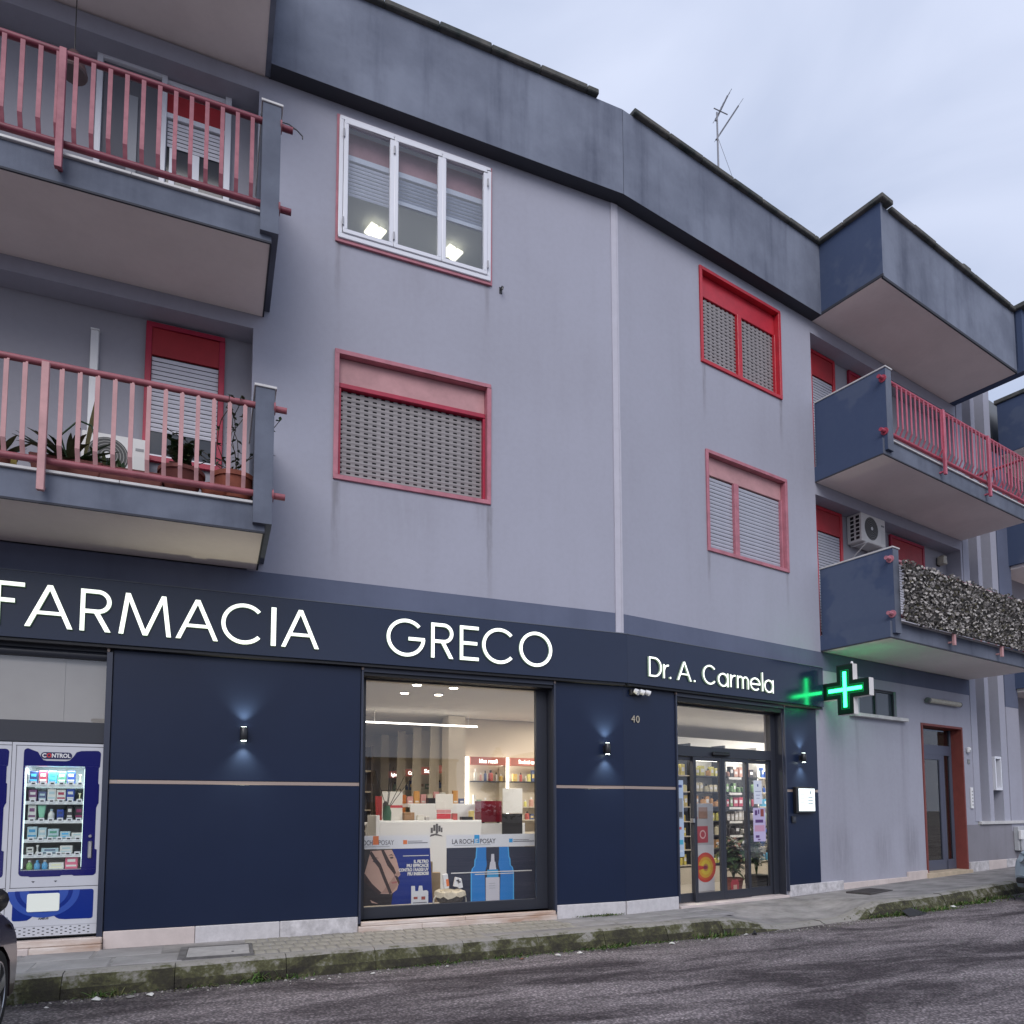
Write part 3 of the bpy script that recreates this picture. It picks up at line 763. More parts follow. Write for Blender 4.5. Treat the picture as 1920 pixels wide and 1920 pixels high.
# pendant lamp on the upper balcony, wire hook at pillar
pl = thing('pendant_lamp', 'dark bell shaped pendant lamp hanging over the upper left balcony', 'lamp', (-1.52,-.45,9.0))
obj('cord', MB().tube((0,0,.25),(0,0,1.15),.006,n=6), M_black, pl)
obj('lamp_shade', MB().lathe([(.02,.25),(.05,.22),(.10,.12),(.13,0),(.12,-.02),(.02,-.02)], n=18), pm('brown_shade', (.09,.05,.05), .4, spec=.6), pl, smooth=True)
wr = thing('wire_loops', 'thin bent wire sticking out behind the upper balcony pillar', 'wire', (.48,-1.15,8.52))
for q in (0,.05): obj('loop', MB().path([(0,0,q),(.08,0,.03+q*.5),(.16,0,.02),(.22,0,-.03),(.22,0,-.06)], .006), M_blackm, wr)

# ------------------------------------------------------------------ ground floor of the shop
obj('ground_wall', wall_holes(-9, KX, -.02, 3.10, [(-9+.5,-1.06,.12,3.06),(1.63,4.13,.10,3.06)], .0, .35), M_dframe, B)
obj('ground_wall', wall_holes(0, 9.9, -.02, 3.10, [(1.01,3.47,.02,3.06),(5.72,6.95,3.10-.0,3.1)][:1] + [(7.78,9.40,.10,3.09)], .0, .35), M_wall_g, B, FB)
obj('ground_wall', wall_holes(4.60, 9.9, 3.10, 3.80, [(5.72,6.95,3.12,3.62)], .0, .35), M_wall_g, B, FB)
# navy cladding panels with a bronze strip between upper and lower sheet
def cladding(x0, x1, frame, zb=.165, y=-.028, cut=None):
    p = obj('cladding_panel', bx(x0+.003,x1-.003,y,-.003,1.722,3.09), M_panel, B, frame, bevel=.002)
    obj('cladding_panel', bx(x0+.003,x1-.003,y,-.003,zb,1.676), M_panel, B, frame, bevel=.002)
    obj('trim_strip', bx(x0+.006,x1-.006,y+.006,-.003,1.680,1.718), M_trim, B, frame)
cladding(-.998, 1.60, None); cladding(4.16, KX+.005, None); cladding(-.005, .99, FB); cladding(3.50, 4.36, FB)
for x, fr in ((-1.058,None),(1.602,None),(4.132,None),(.992,FB),(3.472,FB)):
    obj('corner_profile', bx(x+.001,x+.056 if fr is None and x < 0 else x+.027,-.05,.30,.08,3.06), M_profile, B, fr, bevel=.002)
    obj('profile_cap', bx(x+.002,x+.026,-.052,-.002,3.062,3.095), M_trim, B, fr)
# plinth stones and marble sills
def plinth(x0, x1, frame, mats, zt=.162, n=1, zb=-.03, y=-.045):
    for i in range(n):
        a, c = x0+(x1-x0)*i/n, x0+(x1-x0)*(i+1)/n
        obj('plinth_stone', bx(a+.002,c-.002,y,-.001,zb,zt), mats[i % len(mats)], B, frame, bevel=.006)
plinth(-.998, 1.60, None, [M_plinth_pink, M_plinth2, M_plinth], n=3)
plinth(4.16, KX-.006, None, [M_plinth2], n=1); plinth(.006, .99, FB, [M_plinth2], n=1)
plinth(3.50, 4.98, FB, [M_plinth, M_plinth], zt=.17, n=2, zb=-.02)
plinth(4.985, 7.05, FB, [M_plinth_pink], zt=.125, n=3, zb=0)
plinth(7.055, 7.745, FB, [M_plinth_pink], zt=.215, n=1, zb=0)
plinth(9.42, 12.6, FB, [M_plinth, M_plinth_pink, M_plinth], zt=.30, n=4, zb=.05)
obj('threshold', bx(1.632,2.9,-.075,.30,.055,.10), M_step, B, bevel=.006); obj('threshold', bx(2.904,4.128,-.075,.30,.055,.10), M_step, B, bevel=.006)
obj('threshold', bx(1.60,2.35,-.095,-.03,-.03,.053), M_step, B, bevel=.006); obj('threshold', bx(2.354,4.135,-.095,-.03,-.03,.053), M_step, B, bevel=.006)
obj('threshold', bx(1.02,3.465,-.06,.34,-.03,.022), M_plinth_pink, B, FB, bevel=.004)
obj('threshold', bx(-2.7,-1.0,-.09,.6,.05,.115), M_step, B, bevel=.008); obj('threshold', bx(-1.62,-1.0,-.14,-.04,-.02,.048), M_step, B, bevel=.006); obj('threshold', bx(-2.7,-1.624,-.14,-.04,-.02,.048), M_plinth_pink, B, bevel=.006)

# alcove of the vending machines: beam, translucent light panel above
obj('alcove_beam', bx(-8.4,-1.061,.03,.25,2.10,2.315), M_dframe, B)
obj('alcove_panel', bx(-8.4,-1.45,.10,.13,2.316,3.0).box(-1.448,-1.062,.104,.134,2.316,3.0), pm('beige_blind', (.50,.47,.43), .5, var=.07, scale=2), B)
obj('alcove_glass', bx(-8.4,-1.062,.04,.046,2.316,3.0), glass('blind_glass', (.9,.9,.9), ior=1.9), B)
obj('roller_housing', MB().tube((-8.4,.06,3.02),(-1.062,.06,3.02),.055,n=14), M_dframe, B, smooth=True)
obj('alcove_back', bx(-8.4,-1.06,.95,.98,.1,2.1), M_dframe, B)

# shop window
b = MB(); fy0, fy1 = .17, .23
for q in ((1.632,1.70,.10,3.058),(3.97,4.128,.10,3.058),(1.70,3.97,.10,.235),(1.70,3.97,2.985,3.058)): b.box(q[0],q[1],fy0,fy1,q[2],q[3])
sw = obj('shop_window', b, M_dframe, B, bevel=.003); sw['label'] = 'large shop window with dark frame'
obj('pane', bx(1.695,3.975,.195,.203,.23,2.99), G_shop, sw)
obj('roller_box', bx(1.632,4.128,-.02,.165,3.0,3.095), M_dark, sw)
obj('roller_rail', bx(1.632,4.128,-.045,-.022,3.04,3.098), M_profile, sw)
# entrance: transom light, fixed side lights, two sliding leaves, sensor
b = MB(); y0, y1 = .12, .20
for q in ((1.038,1.125,.02,3.058),(3.33,3.45,.02,3.058),(1.125,3.33,2.94,3.058),(1.125,3.33,2.19,2.345)): b.box(q[0],q[1],y0,y1,q[2],q[3])
ed = obj('entrance', b, M_dframe, B, FB, bevel=.003); ed['label'] = 'automatic sliding glass entrance with anthracite frame'
obj('transom_pane', bx(1.12,3.335,.155,.161,2.34,2.945), G_shop, ed)
obj('roller_box', bx(1.04,3.45,-.02,.115,2.97,3.095), M_dark, ed)
obj('roller_rail', bx(1.02,3.47,-.045,-.022,3.04,3.098), M_profile, ed)
obj('jamb_liner', bx(3.452,3.47,.0,.3,.02,3.05), M_dframe, ed)
def leaf(x0, x1, ya, yb, st=.055, foot=.13):
    b = MB()
    for q in ((x0,x0+st,.03,2.185),(x1-st,x1,.03,2.185),(x0+st,x1-st,.03,.03+foot),(x0+st,x1-st,2.13,2.185)): b.box(q[0],q[1],ya,yb,q[2],q[3])
    l = obj('door_leaf', b, M_dframe, ed, bevel=.003)
    obj('pane', bx(x0+st-.004,x1-st+.004,(ya+yb)/2-.003,(ya+yb)/2+.003,.03+foot-.004,2.134), G_shop, l)
    return l
leaf(1.13,1.545,.150,.19,.04); leaf(2.70,3.325,.150,.19,.05)
leaf(1.49,2.115,.10,.14,.055); leaf(2.12,2.745,.10,.14,.055)
obj('door_sensor', bx(1.90,2.28,.06,.118,2.215,2.275), M_black, ed, bevel=.015)
obj('door_lock', bx(1.45,1.485,.085,.148,1.20,1.26), pm('lock_steel', (.5,.5,.5), .3, metal=1), ed)

# small high window and residents' door on the bare wall
b = MB()
for q in ((5.722,5.76,3.122,3.618),(6.91,6.948,3.122,3.618),(5.76,6.91,3.122,3.15),(5.76,6.91,3.585,3.618),(6.31,6.35,3.15,3.585)): b.box(q[0],q[1],.05,.12,q[2],q[3])
hw = obj('window', b, M_dframe, B, FB); hw['label'] = 'small high dark window above a white sill behind the green cross'
obj('pane', bx(5.76,6.31,.08,.085,3.15,3.585), pm('slate_pane', (.055,.065,.085), .15), hw); obj('pane', bx(6.35,6.91,.08,.085,3.15,3.585), MATS['slate_pane'], hw)
obj('sill', bx(5.38,7.18,-.10,.06,3.055,3.118), M_white_stone, hw, bevel=.004)
b = MB()
for q in ((7.782,7.83,.10,3.088),(9.35,9.398,.10,3.088),(7.83,9.35,3.04,3.088)): b.box(q[0],q[1],-.02,.34,q[2],q[3])
rd = obj('street_door', b, pm('brick_red_jamb', (.19,.042,.034), .6, var=.15, scale=5), B, FB, bevel=.003); rd['label'] = "residents' glazed street door in a brick red surround"
b = MB()
for q in ((7.832,7.90,.16,2.50),(9.27,9.348,.16,2.50),(7.832,9.348,2.50,2.70),(8.95,9.03,.16,2.50),(7.832,7.87,2.70,3.038),(9.31,9.348,2.70,3.038),(7.90,9.27,.16,.36)): b.box(q[0],q[1],.20,.26,q[2],q[3])
b.box(7.99,8.06,.201,.255,.36,2.42); b.box(8.85,8.95,.201,.255,.36,2.42); b.box(7.90,8.95,.202,.25,2.40,2.50)
obj('door_frame', b, pm('blue_grey_frame', (.075,.085,.125), .5), rd, bevel=.003)
obj('pane', bx(8.06,8.85,.225,.231,.36,2.42), G_dark, rd); obj('pane', bx(9.03,9.27,.225,.231,.36,2.50), G_dark, rd); obj('pane', bx(7.87,9.31,.225,.231,2.70,3.038), G_dark, rd)
obj('hall', bx(7.84,9.34,1.2,1.22,.1,3.04), pm('dim_hall', (.06,.06,.055), .8), rd)
obj('door_step', bx(7.70,9.42,-.09,.2,.05,.158), pm('ochre_stone', (.50,.41,.30), .75, var=.2, scale=5), rd, bevel=.006)

# stair tower with vertical fins at the right end, and the block beyond
tw = MB().box(9.901,12.6,.28,.5,.0,11.2)
st = obj('stair_tower', tw, pm('fin_recess_grey', (.21,.225,.245), .85, var=.2, scale=1.5, stretch=(1,1,.2)), B, FB)
for (a, c, y0_) in ((9.80,10.06,-.012),(10.48,10.66,.0),(11.12,11.40,.0)):
    obj('fin', bx(a,c,y0_,.279,1.13,11.2), M_wall_b, st)
obj('fin', bx(10.72,10.80,.10,.279,1.13,11.2), pm('fin_recess_grey', (.21,.225,.245)), st)
obj('ledge', bx(9.95,12.6,-.06,.279,1.065,1.13), M_white_stone, st, bevel=.004)
obj('apron_wall', bx(9.40,12.6,-.014,.279,.0,1.063), wall_paint('render_apron', (.27,.265,.30), (.15,.14,.15), mott=.5), st)
tb = MB()
for q in ((10.80,11.10,1.80,1.85),(10.80,11.10,2.49,2.54),(10.80,10.84,1.85,2.49),(11.06,11.10,1.85,2.49)): tb.box(q[0],q[1],.0,.27,q[2],q[3])
obj('stair_window', tb, M_alu, st); obj('stair_pane', bx(10.84,11.06,.15,.16,1.85,2.49), pm('slate_pane', (.05,.06,.08)), st)
N2 = thing('neighbour_block', 'slate blue block with its own balconies at the far right edge', 'building', (KX,0,0), KA)
obj('wall', bx(11.41,12.02,-.02,.5,3.68,9.6), M_band, N2); obj('wall', bx(11.41,12.02,-.016,.5,.9,3.678), M_wall_g, N2)
obj('wall', bx(12.02,18,.3,.5,0,10.5), M_recess, N2)
for zs in (4.13, 7.0):
    s_ = obj('balcony', bx(12.0,18,-1.2,.3,zs-.08,zs+.2), [M_soffit], N2)
    obj('side_panel', bx(11.92,12.06,-1.25,.0,zs,zs+1.4), M_navy_side, s_)
    obj('rail', MB().tube((12.06,-1.2,zs+1.25),(18,-1.2,zs+1.25),.03), M_rail_r, s_)
obj('parapet', bx(11.80,18,-1.25,.0,9.62,10.86), M_navy_side, N2); obj('coping', bx(11.76,18,-1.32,.05,10.862,10.96), M_coping, N2, bevel=.01)
obj('soffit', bx(11.82,18,-1.22,.3,9.60,9.618), M_soffit, N2)

# ------------------------------------------------------------------ shop sign: fascia and lit letters
E_let = em('letter_glow', (.93,1.0,.88), 1.05)
M_leted = pm('letter_edge', (.45,.5,.42), .5, emis=(.6,1.0,.55), estr=.12)
SG = thing('shop_sign', 'navy fascia sign with lit white letters across the whole shop front', 'sign')
SD = .13; tB = SD*math.tan(KA/2); tC = -tB+.002
def fascia(v):
    b = MB()
    b.add(v, [(0,1,2,3),(4,7,6,5),(0,4,5,1),(3,2,6,7),(0,3,7,4),(1,5,6,2)]); return b
z0, z1 = 3.128, 3.80
obj('fascia_panel', fascia([(-9,-SD,z0),(KX+tB,-SD,z0),(KX+tB,-SD,z1),(-9,-SD,z1),(-9,-.031,z0),(KX-.003,-.031,z0),(KX-.003,-.031,z1),(-9,-.031,z1)]), M_fascia, SG)
obj('fascia_panel', fascia([(tC,-SD,z0),(4.44,-SD,z0),(4.44,-SD,z1),(tC,-SD,z1),(.003,-.031,z0),(4.44,-.031,z0),(4.44,-.031,z1),(.003,-.031,z1)]), M_fascia, SG, FB)
obj('top_lip', bx(-9,KX+tB-.002,-SD-.006,-.006,z1+.001,z1+.012), M_lip, SG); obj('top_lip', bx(tC+.004,4.445,-SD-.006,-.006,z1+.001,z1+.012), M_lip, SG, FB)
obj('under_tray', bx(-9,KX-.01,-SD+.02,-.031,z0-.035,z0-.002), M_dark, SG); obj('under_tray', bx(.01,4.42,-SD+.02,-.031,z0-.035,z0-.002), M_dark, SG, FB)
class Glyph:
    """strokes laid side by side, each a hair deeper than the last so that no faces coincide"""
    def __init__(s): s.b = MB(); s.k = 0
    def pl(s, pts):
        d = .0006*s.k; s.k += 1
        s.b.prism(pts, -.028-d, 0); s.b.m[-(len(pts)+1):] = [1]*(len(pts)+1); return s
    def rect(s, x0, x1, z0, z1): return s.pl([(x0,z0),(x1,z0),(x1,z1),(x0,z1)])
    def leg(s, xb, xt, zb, zt, w): return s.pl([(xb,zb),(xb+w,zb),(xt+w,zt),(xt,zt)])
    def ring(s, cx, cz, rx, rz, w, a0, a1, n=40):
        d = .0006*s.k; s.k += 1
        n = max(6, int(n*abs(a1-a0)/360))
        o = arc(cx,cz,rx,a0,a1,n,rz); i = arc(cx,cz,rx-w,a0,a1,n,rz-w)
        m0 = len(s.b.f)
        for k in range(n):
            q = [i[k], o[k], o[k+1], i[k+1]] if a1 > a0 else [o[k], i[k], i[k+1], o[k+1]]
            y = -.028-d
            v = [(p[0],y,p[1]) for p in q] + [(p[0],0,p[1]) for p in q]
            fs = [(0,1,2,3),(1,5,6,2),(0,3,7,4)]
            if abs(a1-a0) < 359.9:
                if k == 0: fs.append((0,4,5,1))
                if k == n-1: fs.append((3,2,6,7))
            base = len(s.b.f); s.b.add(v, fs); s.b.m[base+1:] = [1]*(len(fs)-1)
        return s
def gA(x0, x1, xa, z0, z1, w):
    g = Glyph(); wx = w*1.12
    g.leg(x0, xa-wx/2, z0, z1, wx); g.pl([(x1-wx,z0),(x1,z0),(xa+wx/2,z1),(xa-wx/2,z1)])
    zc = z0+(z1-z0)*.30; t = .30
    return g.rect(x0+(xa-x0)*t+wx*.6, x1-(x1-xa)*t-wx*.6, zc, zc+w*.85)
def letter(ch, x0, x1, z0, z1, w, xa=None):
    h = z1-z0; cx, cz = (x0+x1)/2, (z0+z1)/2; g = Glyph()
    if ch == 'A': return gA(x0, x1, xa or cx, z0, z1, w)
    if ch == 'F': return g.rect(x0,x0+w,z0,z1).rect(x0+w,x1,z1-w,z1).rect(x0+w,x1-.08*h/.44,z0+h*.52,z0+h*.52+w)
    if ch == 'E': return g.rect(x0,x0+w,z0,z1).rect(x0+w,x1,z1-w,z1).rect(x0+w,x1-.02,cz-w/2,cz+w/2).rect(x0+w,x1,z0,z0+w)
    if ch == 'I': return g.rect(x0,x1,z0,z1)
    if ch == 'O': return g.ring(cx,cz,(x1-x0)/2,h/2,w,0,360,56)
    if ch == 'C': return g.ring(cx,cz,(x1-x0)/2*1.04,h/2,w,42,318,56)
    if ch == 'G': g.ring(cx,cz,(x1-x0)/2,h/2,w,42,358,56); return g.rect(cx+.03,x1-.004,cz-.03,cz-.03+w)
    if ch == 'R':
        rb = h*.285; xs_ = x1-rb
        g.rect(x0,x0+w,z0,z1).rect(x0+w,xs_,z1-w,z1).rect(x0+w,xs_,z1-2*rb,z1-2*rb+w).ring(xs_,z1-rb,rb,rb,w,-90,90,44)
        return g.pl([(x1-w*1.25,z0),(x1,z0),(cx+w*.75,z1-2*rb+w*.3),(cx-w*.5,z1-2*rb+w*.3)])
    if ch == 'M':
        a, c = x0+(x1-x0)*.15, x1-(x1-x0)*.15; wx = w*1.06
        g.leg(x0,a-wx*.42,z0,z1,wx); g.pl([(x1-wx,z0),(x1,z0),(c+wx*.42,z1),(c-wx*.58,z1)])
        g.pl([(cx-wx*.5,z0),(cx+wx*.5,z0),(a+wx*.58,z1),(a-wx*.42,z1)]); return g.pl([(cx-wx*.5,z0),(cx+wx*.5,z0),(c+wx*.42,z1),(c-wx*.58,z1)])
    if ch == 'D': g.rect(x0,x0+w,z0,z1); xs_ = x1-h/2; g.rect(x0+w,xs_,z1-w,z1).rect(x0+w,xs_,z0,z0+w); return g.ring(xs_,cz,h/2,h/2,w,-90,90,50)
    if ch == 'r': g.rect(x0,x0+w,z0,z1); return g.ring(x0+w*.2+(x1-x0)*.8,z1-(x1-x0)*.8,(x1-x0)*.8,(x1-x0)*.8,w,80,180,60)
    if ch == '.': return g.ring(cx,z0+w*.62,w*.62,w*.62,w*.61,0,360,20)
    if ch == 'a': g.ring((x0+x1)/2,cz,(x1-x0)/2,h/2,w,0,360,44); return g.rect(x1-w,x1,z0,z1)
    if ch == 'e': g.ring(cx,cz,(x1-x0)/2,h/2,w,-45,-360,50); return g.rect(x0+w*.6,x1-w*.15,cz-w/2,cz+w/2)
    if ch == 'l': return g.rect(x0,x0+w,z0,z1)
    if ch == 'm':
        g.rect(x0,x0+w,z0,z1); r_ = ((x1-x0)+w)/4
        for k in range(2):
            c0 = x0+r_+(2*r_-w)*k
            g.ring(c0,z1-r_,r_,r_,w,0,180,44).rect(c0+r_-w,c0+r_,z0,z1-r_)
        return g
def put(ch, x0, x1, z0, z1, w, frame=None, xa=None):
    g = letter(ch, x0, x1, z0, z1, w, xa)
    o = obj('letter', g.b, [E_let, M_leted], SG)
    if frame: o.location = fb(0,-SD-.004,0); o.rotation_euler = (0,0,KA)
    else: o.location = (0,-SD-.004,0)
ZL, ZH, LW = 3.240, 3.676, .041
for a in (('F',-2.03,-1.789),('A',-1.779,-1.363),('R',-1.30,-1.02),('M',-.947,-.452),('A',-.407,.012),('C',.052,.50),('I',.562,.615),('A',.674,1.087)):
    put(a[0], a[1], a[2], ZL-(.01 if a[0] == 'C' else 0), ZH+(.01 if a[0] == 'C' else 0), LW)
for a in (('G',1.873,2.345),('R',2.422,2.703),('E',2.790,3.037),('C',3.094,3.545),('O',3.592,4.055)):
    put(a[0], a[1], a[2], 3.252-(.013 if a[0] in 'GCO' else 0), 3.684+(.013 if a[0] in 'GCO' else 0), LW)
for a in (('D',.368,.61,3.25,3.53),('r',.645,.755,3.25,3.45),('.',.76,.80,3.25,3.30),('A',.923,1.207,3.252,3.53),('.',1.255,1.295,3.252,3.30),('C',1.459,1.745,3.247,3.540),('a',1.777,2.005,3.24,3.45),('r',2.051,2.172,3.25,3.445),('m',2.207,2.472,3.25,3.445),('e',2.511,2.752,3.245,3.452),('l',2.795,2.83,3.252,3.55),('a',2.850,3.075,3.24,3.45)):
    put(a[0], a[1], a[2], a[3], a[4], .024, FB)

# ------------------------------------------------------------------ flat print and text helpers
def text_mesh(body, size, mat, name='lettering', extrude=0.0, bold=0.0):
    cu = bpy.data.curves.new('txt', 'FONT'); cu.body = body; cu.size = size; cu.extrude = extrude; cu.offset = bold; cu.resolution_u = 3
    o = bpy.data.objects.new('txt', cu); C.objects.link(o)
    dg = bpy.context.evaluated_depsgraph_get(); dg.update()
    me = bpy.data.meshes.new_from_object(o.evaluated_get(dg))
    bpy.data.objects.remove(o); bpy.data.curves.remove(cu)
    me.materials.clear(); me.materials.append(mat); me.name = name
    return me
def text(body, size, mat, parent, x, y, z, width=None, name='lettering', extrude=0.0, bold=0.0, align='l'):
    """lettering standing upright facing -y, lower left (or centre) at x,z"""
    me = text_mesh(body, size, mat, name, extrude, bold)
    xs_ = [v.co.x for v in me.vertices]; w = max(xs_)-min(xs_); k = (width/w) if width else 1
    o = link(name, me, parent); o.scale = (k,1,1); o.rotation_euler = (PI/2,0,0)
    o.location = (x-min(xs_)*k-(w*k/2 if align == 'c' else 0), y, z)
    return o
def flat(b, pts, y, mi=0): return b.poly([(p[0],y,p[1]) for p in pts], mi)
def paint(name, c, rough=.5, e=0): return pm(name, c, rough, emis=c if e else None, estr=e)

# house number
hn = thing('house_number', 'small brass house number 40 on the navy panel beside the entrance', 'number', tuple(fb(.135,-.029,2.60)), KA)
M_brass = pm('brass', (.55,.48,.36), .35, metal=.6)
for i, ch in enumerate('40'):
    text(ch, .145, M_brass, hn, .085*i, -.008, 0, .066, 'digit', .006)

# wall lamps throwing light up and down
E_lens = em('lamp_lens', (.85,1.0,.93), 14)
def wall_lamp(x, z, frame, label):
    p = fb(x,-.029,z) if frame else Vector((x,-.029,z))
    t = thing('wall_lamp', label, 'lamp', p, KA if frame else 0, 'up-down lamps on the navy cladding')
    obj('mount', bx(-.03,.03,-.03,0,-.04,.04), M_blackm, t)
    b = MB().lathe([(.036,-.075),(.040,-.070),(.040,.070),(.036,.075)], (0,-.075,0), 18)
    obj('housing', b, M_blackm, t, smooth=True)
    for sgn in (-1, 1):
        obj('lens', MB().lathe([(.028,0),(.028,.002)], (0,-.075,.0755*sgn-(.002 if sgn < 0 else 0)), 16), E_lens, t)
        ld = bpy.data.lights.new('lamp_beam', 'SPOT'); ld.energy = 21; ld.color = (1.0,.95,.68); ld.spot_size = math.radians(100); ld.spot_blend = .9; ld.shadow_soft_size = .02
        lo = bpy.data.objects.new('lamp_beam', ld); C.objects.link(lo); lo.parent = t; lo.location = (0,-.075,.085*sgn)
        lo.rotation_euler = (PI if sgn > 0 else 0, 0, 0)
wall_lamp(.305, 2.24, None, 'black cylinder wall lamp on the wide navy panel by the vending machines')
wall_lamp(-.295+KX, 2.215, None, 'black cylinder wall lamp left of the brass house number')
wall_lamp(3.88, 2.245, FB, 'black cylinder wall lamp above the lit notice screen')

# floodlight with two heads under the sign
fl = thing('security_light', 'white security light with two round heads under the sign by the entrance', 'light', fb(.20,-.03,3.03), KA)
obj('base', bx(-.10,.06,-.05,0,-.05,.03), M_black, fl, bevel=.01)
for x, a in ((-.03,.2),(.07,.55),(.17,.9)):
    d = Vector((math.sin(a),-math.cos(a)*.6,-.35)).normalized()
    p = Vector((x,-.09,-.01))
    obj('lamp_head', MB().tube(p-d*.035,p+d*.035,.032,.040,14), M_white, fl, smooth=True)

# notice screen and reader beside the entrance
E_scr = em('screen_white', (.86,1.0,1.0), .95)
ns = thing('notice_screen', 'lit white notice in a black frame right of the entrance', 'screen', fb(3.92,-.029,1.555), KA)
obj('frame', bx(-.26,.24,-.07,0,-.225,.205), M_black, ns, bevel=.008)
obj('display', bx(-.20,.225,-.073,-.0705,-.19,.18), E_scr, ns)
b = MB(); r = random.Random(3)
for i in range(11): flat(b, [(-.16,.12-.022*i),(-.03+r.uniform(-.03,0),.12-.022*i),(-.03,.128-.022*i),(-.16,.128-.022*i)], -.0745)
for i in range(3): flat(b, [(.04,.03-.05*i),(.17,.03-.05*i),(.17,.045-.05*i),(.04,.045-.05*i)], -.0745)
flat(b, [(.09,.09),(.12,.09),(.12,.14),(.09,.14)], -.0745)
tag(obj('print', b, paint('notice_print', (.16,.22,.24)), ns), None, None, kind='stuff')
cr = thing('card_reader', 'small black card reader under the notice screen', 'card reader', fb(3.65,-.029,1.235), KA)
obj('housing', bx(-.05,.05,-.03,0,-.06,.05), M_blackm, cr, bevel=.008); obj('slot', bx(-.03,.03,-.032,-.0305,-.02,.03), pm('reader_face', (.05,.055,.07), .3), cr)

# ------------------------------------------------------------------ illuminated cross
E_led = em('green_led', (.02,1.0,.27), 13, True)
E_led2 = em('green_led_dim', (.0,.30,.06), .25)
cp = fb(4.50,0,3.385)
CR = thing('pharmacy_cross', 'lit green cross sign projecting from the wall at the end of the fascia', 'sign', cp, KA-PI/2)
# local: x runs outwards from the wall, -y faces the street side the camera stands on
def cross_pts(c, a, h): return [(c-a,-h),(c+a,-h),(c+a,-a),(c+h,-a),(c+h,a),(c+a,a),(c+a,h),(c-a,h),(c-a,a),(c-h,a),(c-h,-a),(c-a,-a)]
cc, ca, ch_ = .49, .145, .42
b = MB(); b.prism(cross_pts(cc, ca, ch_), 0, .13)
b.m = [0, 0]+[1]*12
obj('case', b, [pm('cross_black', (.012,.02,.016), .35), pm('cross_white_edge', (.70,.68,.66), .5)], CR)
b = MB(); b.prism(cross_pts(cc, ca-.018, ch_-.018), -.003, -.0005); obj('face', b, pm('cross_face', (.006,.03,.016), .25), CR)
b = MB(); P1 = cross_pts(cc, .075, .33); P2 = cross_pts(cc, .066, .321)
for i in range(12):
    q = (P1[i], P1[(i+1) % 12], P2[(i+1) % 12], P2[i]); b.quad(*[(p[0],-.0045,p[1]) for p in q])
obj('outline', b, em('green_outline', (.0,.22,.07), .35), CR)
b = MB(); b.box(cc-.052,cc+.052,-.005,-.0035,-.31,.31); b.box(cc-.32,cc-.0525,-.005,-.0035,-.052,.052); b.box(cc+.0525,cc+.32,-.005,-.0035,-.052,.052)
obj('glow_field', b, E_led2, CR)
for i in range(-14, 15):
    z = i*.0205
    obj('led_row', bx(cc-.026,cc+.026,-.010,-.0055,z-.0088,z+.0088), E_led, CR)
    if abs(i) > 1: obj('led_row', bx(cc+z-.0088,cc+z+.0088,-.010,-.0055,-.026,.026), E_led, CR)
obj('rear_led_bar', bx(cc-.026,cc+.026,.131,.136,-.296,.296), E_led, CR); obj('rear_led_bar', bx(cc-.296,cc-.0265,.131,.136,-.026,.026), E_led, CR); obj('rear_led_bar', bx(cc+.0265,cc+.296,.131,.136,-.026,.026), E_led, CR)
for z in (-.11,.11): obj('bracket', bx(-.07,.07,.03,.10,z-.02,z+.02), M_black, CR)
obj('top_knob', MB().lathe([(.0,.0),(.022,.005),(.022,.03),(.01,.045)], (cc+.1,.06,ch_), 10), M_white, CR, smooth=True)

